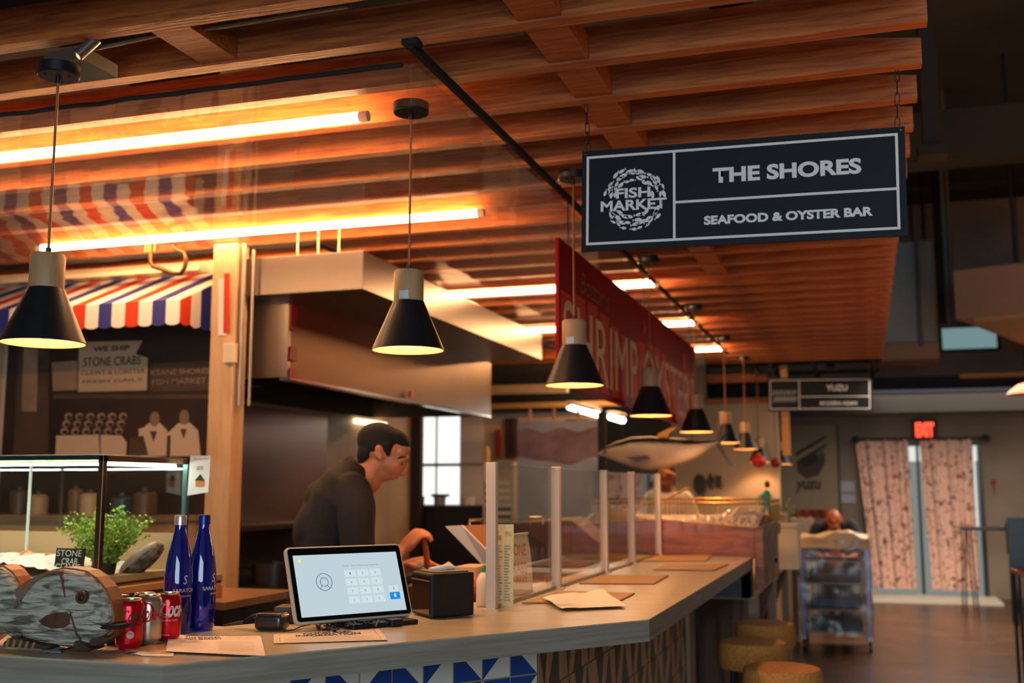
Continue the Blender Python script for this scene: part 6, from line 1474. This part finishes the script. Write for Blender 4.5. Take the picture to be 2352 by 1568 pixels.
# wrapped trolley
x0, x1, y0, y1 = -.60, -.02, 10.7, 11.25; zt = .98
t = thing('wrapped_trolley', 'tall metal tray trolley wrapped in clear plastic in the aisle', 'trolley', (-.33,11.0,0))
AL2 = mat('trolley_metal','8c8290',.3,metal=.6)
for (x, y) in ((x0,y0),(x1,y0),(x0,y1),(x1,y1)):
    m = MB(); m.box((x-.018,y-.018,.10),(x+.018,y+.018,zt)); m.build('upright', AL2, t)
    MB().cyl((x-.012,y,.05),(x+.012,y,.05),.05).build('caster', BLACK, t)
for k, z in enumerate((.16,.36,.60,.80)):
    m = MB(); m.box((x0,y0,z),(x1,y1,z+.018)); m.build('shelf', mat('shelf_pinkish','8a6a58',.4,metal=.5), t)
r_ = random.Random(15)
def wrap_mesh():
    m = MB(); vs = []; fs = []; n = 60; k = 26
    per = [(x0-.03,y0-.03),(x1+.03,y0-.03),(x1+.03,y1+.03),(x0-.03,y1+.03)]
    for j in range(k+1):
        z = .14+(zt+.02-.14)*j/k
        for i in range(n):
            f_ = i/n*4; s_ = int(f_); g = f_-s_; a = per[s_]; b = per[(s_+1)%4]; x = a[0]+(b[0]-a[0])*g; y = a[1]+(b[1]-a[1])*g
            d = .022*noise.noise(V((x*6,y*6,z*5)))+.012*noise.noise(V((x*20,y*20,z*14))); vs.append((x+(d if s_ in (1,3) else 0), y+(d if s_ in (0,2) else 0), z))
    for j in range(k):
        for i in range(n): fs.append((j*n+i, j*n+(i+1)%n, (j+1)*n+(i+1)%n, (j+1)*n+i))
    m.add(vs, fs); return m
WR = clear('wrap_plastic', (.8,.8,.84), haze=.06, ior=1.45, rough=.22)
wrap_mesh().build('plastic_wrap', WR, t, smooth=True)
m = MB(); vs = []; fs = []; n = 26
for j in range(n+1):
    for i in range(n+1):
        x = x0-.05+(x1-x0+.10)*i/n; y = y0-.04+(y1-y0+.08)*j/n; e_ = min(i, n-i, j, n-j)
        vs.append((x, y, zt+.02+(.05*math.exp(-((i-n*.62)/6)**2)+.035*noise.noise(V((x*9,y*9,0)))+.02) if e_ > 0 else zt-.05))
for j in range(n):
    for i in range(n): a = j*(n+1)+i; fs.append((a,a+1,a+n+2,a+n+1))
m.add(vs, fs); m.build('crumpled_cover', mat('cover_cream','c8ac84',.35), t, smooth=True)
for k in range(3):
    z = (.178,.378,.618)[k]; m = MB(); m.box((x0+.06,y0+.06,z),(x1-.06,y1-.06,z+.10)); o = m.build('tray_stack', mat('tray_dark%d' % k, ['1c1a1c','2c3440','3a2620'][k], .25, metal=.5), t, bevel=.01)
# bar tables and chairs at the right edge (thin black frames)
def wire_table(x, y, w_, d_, h, label, topm, name='side_table'):
    t = thing(name, label, 'table', (x,y,0))
    m = MB(); m.box((x-w_/2,y-d_/2,h-.03),(x+w_/2,y+d_/2,h)); m.build('table_top', topm, t)
    for sx in (-1,1):
        for sy in (-1,1): m = MB(); m.tube([(x+sx*w_*.45,y+sy*d_*.45,h-.03),(x+sx*w_*.50,y+sy*d_*.5,.005),(x+sx*w_*.32,y+sy*d_*.5,.005),(x+sx*w_*.38,y+sy*d_*.45,h-.03)], .010, 6); m.build('leg', BLACK, t)
    return t
p = AZ(2290,1375,0); wire_table(1.42, 14.2, .75, .5, 1.02, 'tall thin-legged black table before the right curtain', BLACK, 'high_table')
t = thing('dark_speaker_shelf', 'dark shelf unit standing at the right picture edge', 'shelf', (2.0,13.6,0))
a = AY(2318,1200,13.2); m = MB(); m.box((a.x,13.2,.75),(a.x+.7,13.6,a.z)); m.build('shelf_body', DARK, t)
for sx in (.03, .65):
    for y in (13.23, 13.57): MB().cyl((a.x+sx,y,0),(a.x+sx,y,.75),.015).build('leg', BLACK, t)
a = AY(2328,1330,9.2); t = thing('bar_chair', 'bar chair with an orange wooden seat cut by the right picture edge', 'chair', (a.x+.2,9.2,0))
z = AY(2335,1312,9.2).z; m = MB(); m.box((a.x,9.0,z-.02),(a.x+.4,9.4,z+.02)); m.build('seat', mat('seat_orange','a8602c',.5), t, bevel=.008)
for sx in (0.02,.38):
    for sy in (9.02,9.38): MB().cyl((a.x+sx,sy,0),(a.x+sx,sy,z-.02),.012).build('leg', BLACK, t)
m = MB(); m.box((a.x,9.38,z+.02),(a.x+.4,9.40,z+.40)); m.build('backrest', BLACK, t)
# yellow hanging post and red lanterns past the bar
p, q = AY(1800,945,12.4), AY(1812,1045,12.4)
tag(MB().box((p.x-.03,12.47,q.z),(p.x+.05,12.53,2.838)).build('wooden_post', mat('post_yellow','c88a3c',.5)), 'short yellow wooden post hanging beside the dark pendants', 'post')
for k, (u, v, r, lab) in enumerate([(1742,1058,16,'red round lantern below the row of pendants'),(1782,1062,12,'smaller dark red lantern beside the first')]):
    p = AY(u, v, 12.1); rr = r*12.3/2512; t = thing('red_lantern', lab, 'lantern', p-V((0,0,rr)), 'red lanterns over the far bar')
    m = MB(); m.sph(p, (rr,rr,rr*.9), 20, 12); m.build('lantern_body', mat('lantern_%d' % k, ['b01c14','6a140f'][k], .5), t, smooth=True)
    MB().cyl(p+V((0,0,rr*.85)), p+V((0,0,rr*1.05)), rr*.3).build('lantern_cap', mat('cap_gold','b0803c',.4), t); MB().cyl(p+V((0,0,rr)), V((p.x,12.1,2.84)), .004).build('cord', BLACK, t)
# frame that lanterns, post hang from
t = thing('lighting_grid', 'dark hanging grid beyond the rafters carrying the far pendants, lanterns and small sign', 'grid', (-1.1,12.8,2.80))
for x in (-1.14, -.93, -.50, .13): MB().box((x-.02,12.0,2.80),(x+.02,13.9,2.84)).build('grid_bar', DARK, t)
for y in (12.1, 12.5, 13.6): MB().box((-2.6,y-.02,2.84),(.2,y+.02,2.88)).build('cross_bar', DARK, t)
for x in (-2.4, .15): MB().cyl((x,12.5,2.88),(x,12.5,5.5),.008).build('hanger_rod', DARK, t)
for x in (-2.2, -.35): tag(MB().box((x-.05,1.9,2.94),(x+.05,13.9,3.12)).build('carrying_beam', DARK), 'dark carrying beam above the rafters over the %s' % ('kitchen' if x < -1 else 'aisle side'), 'beam')
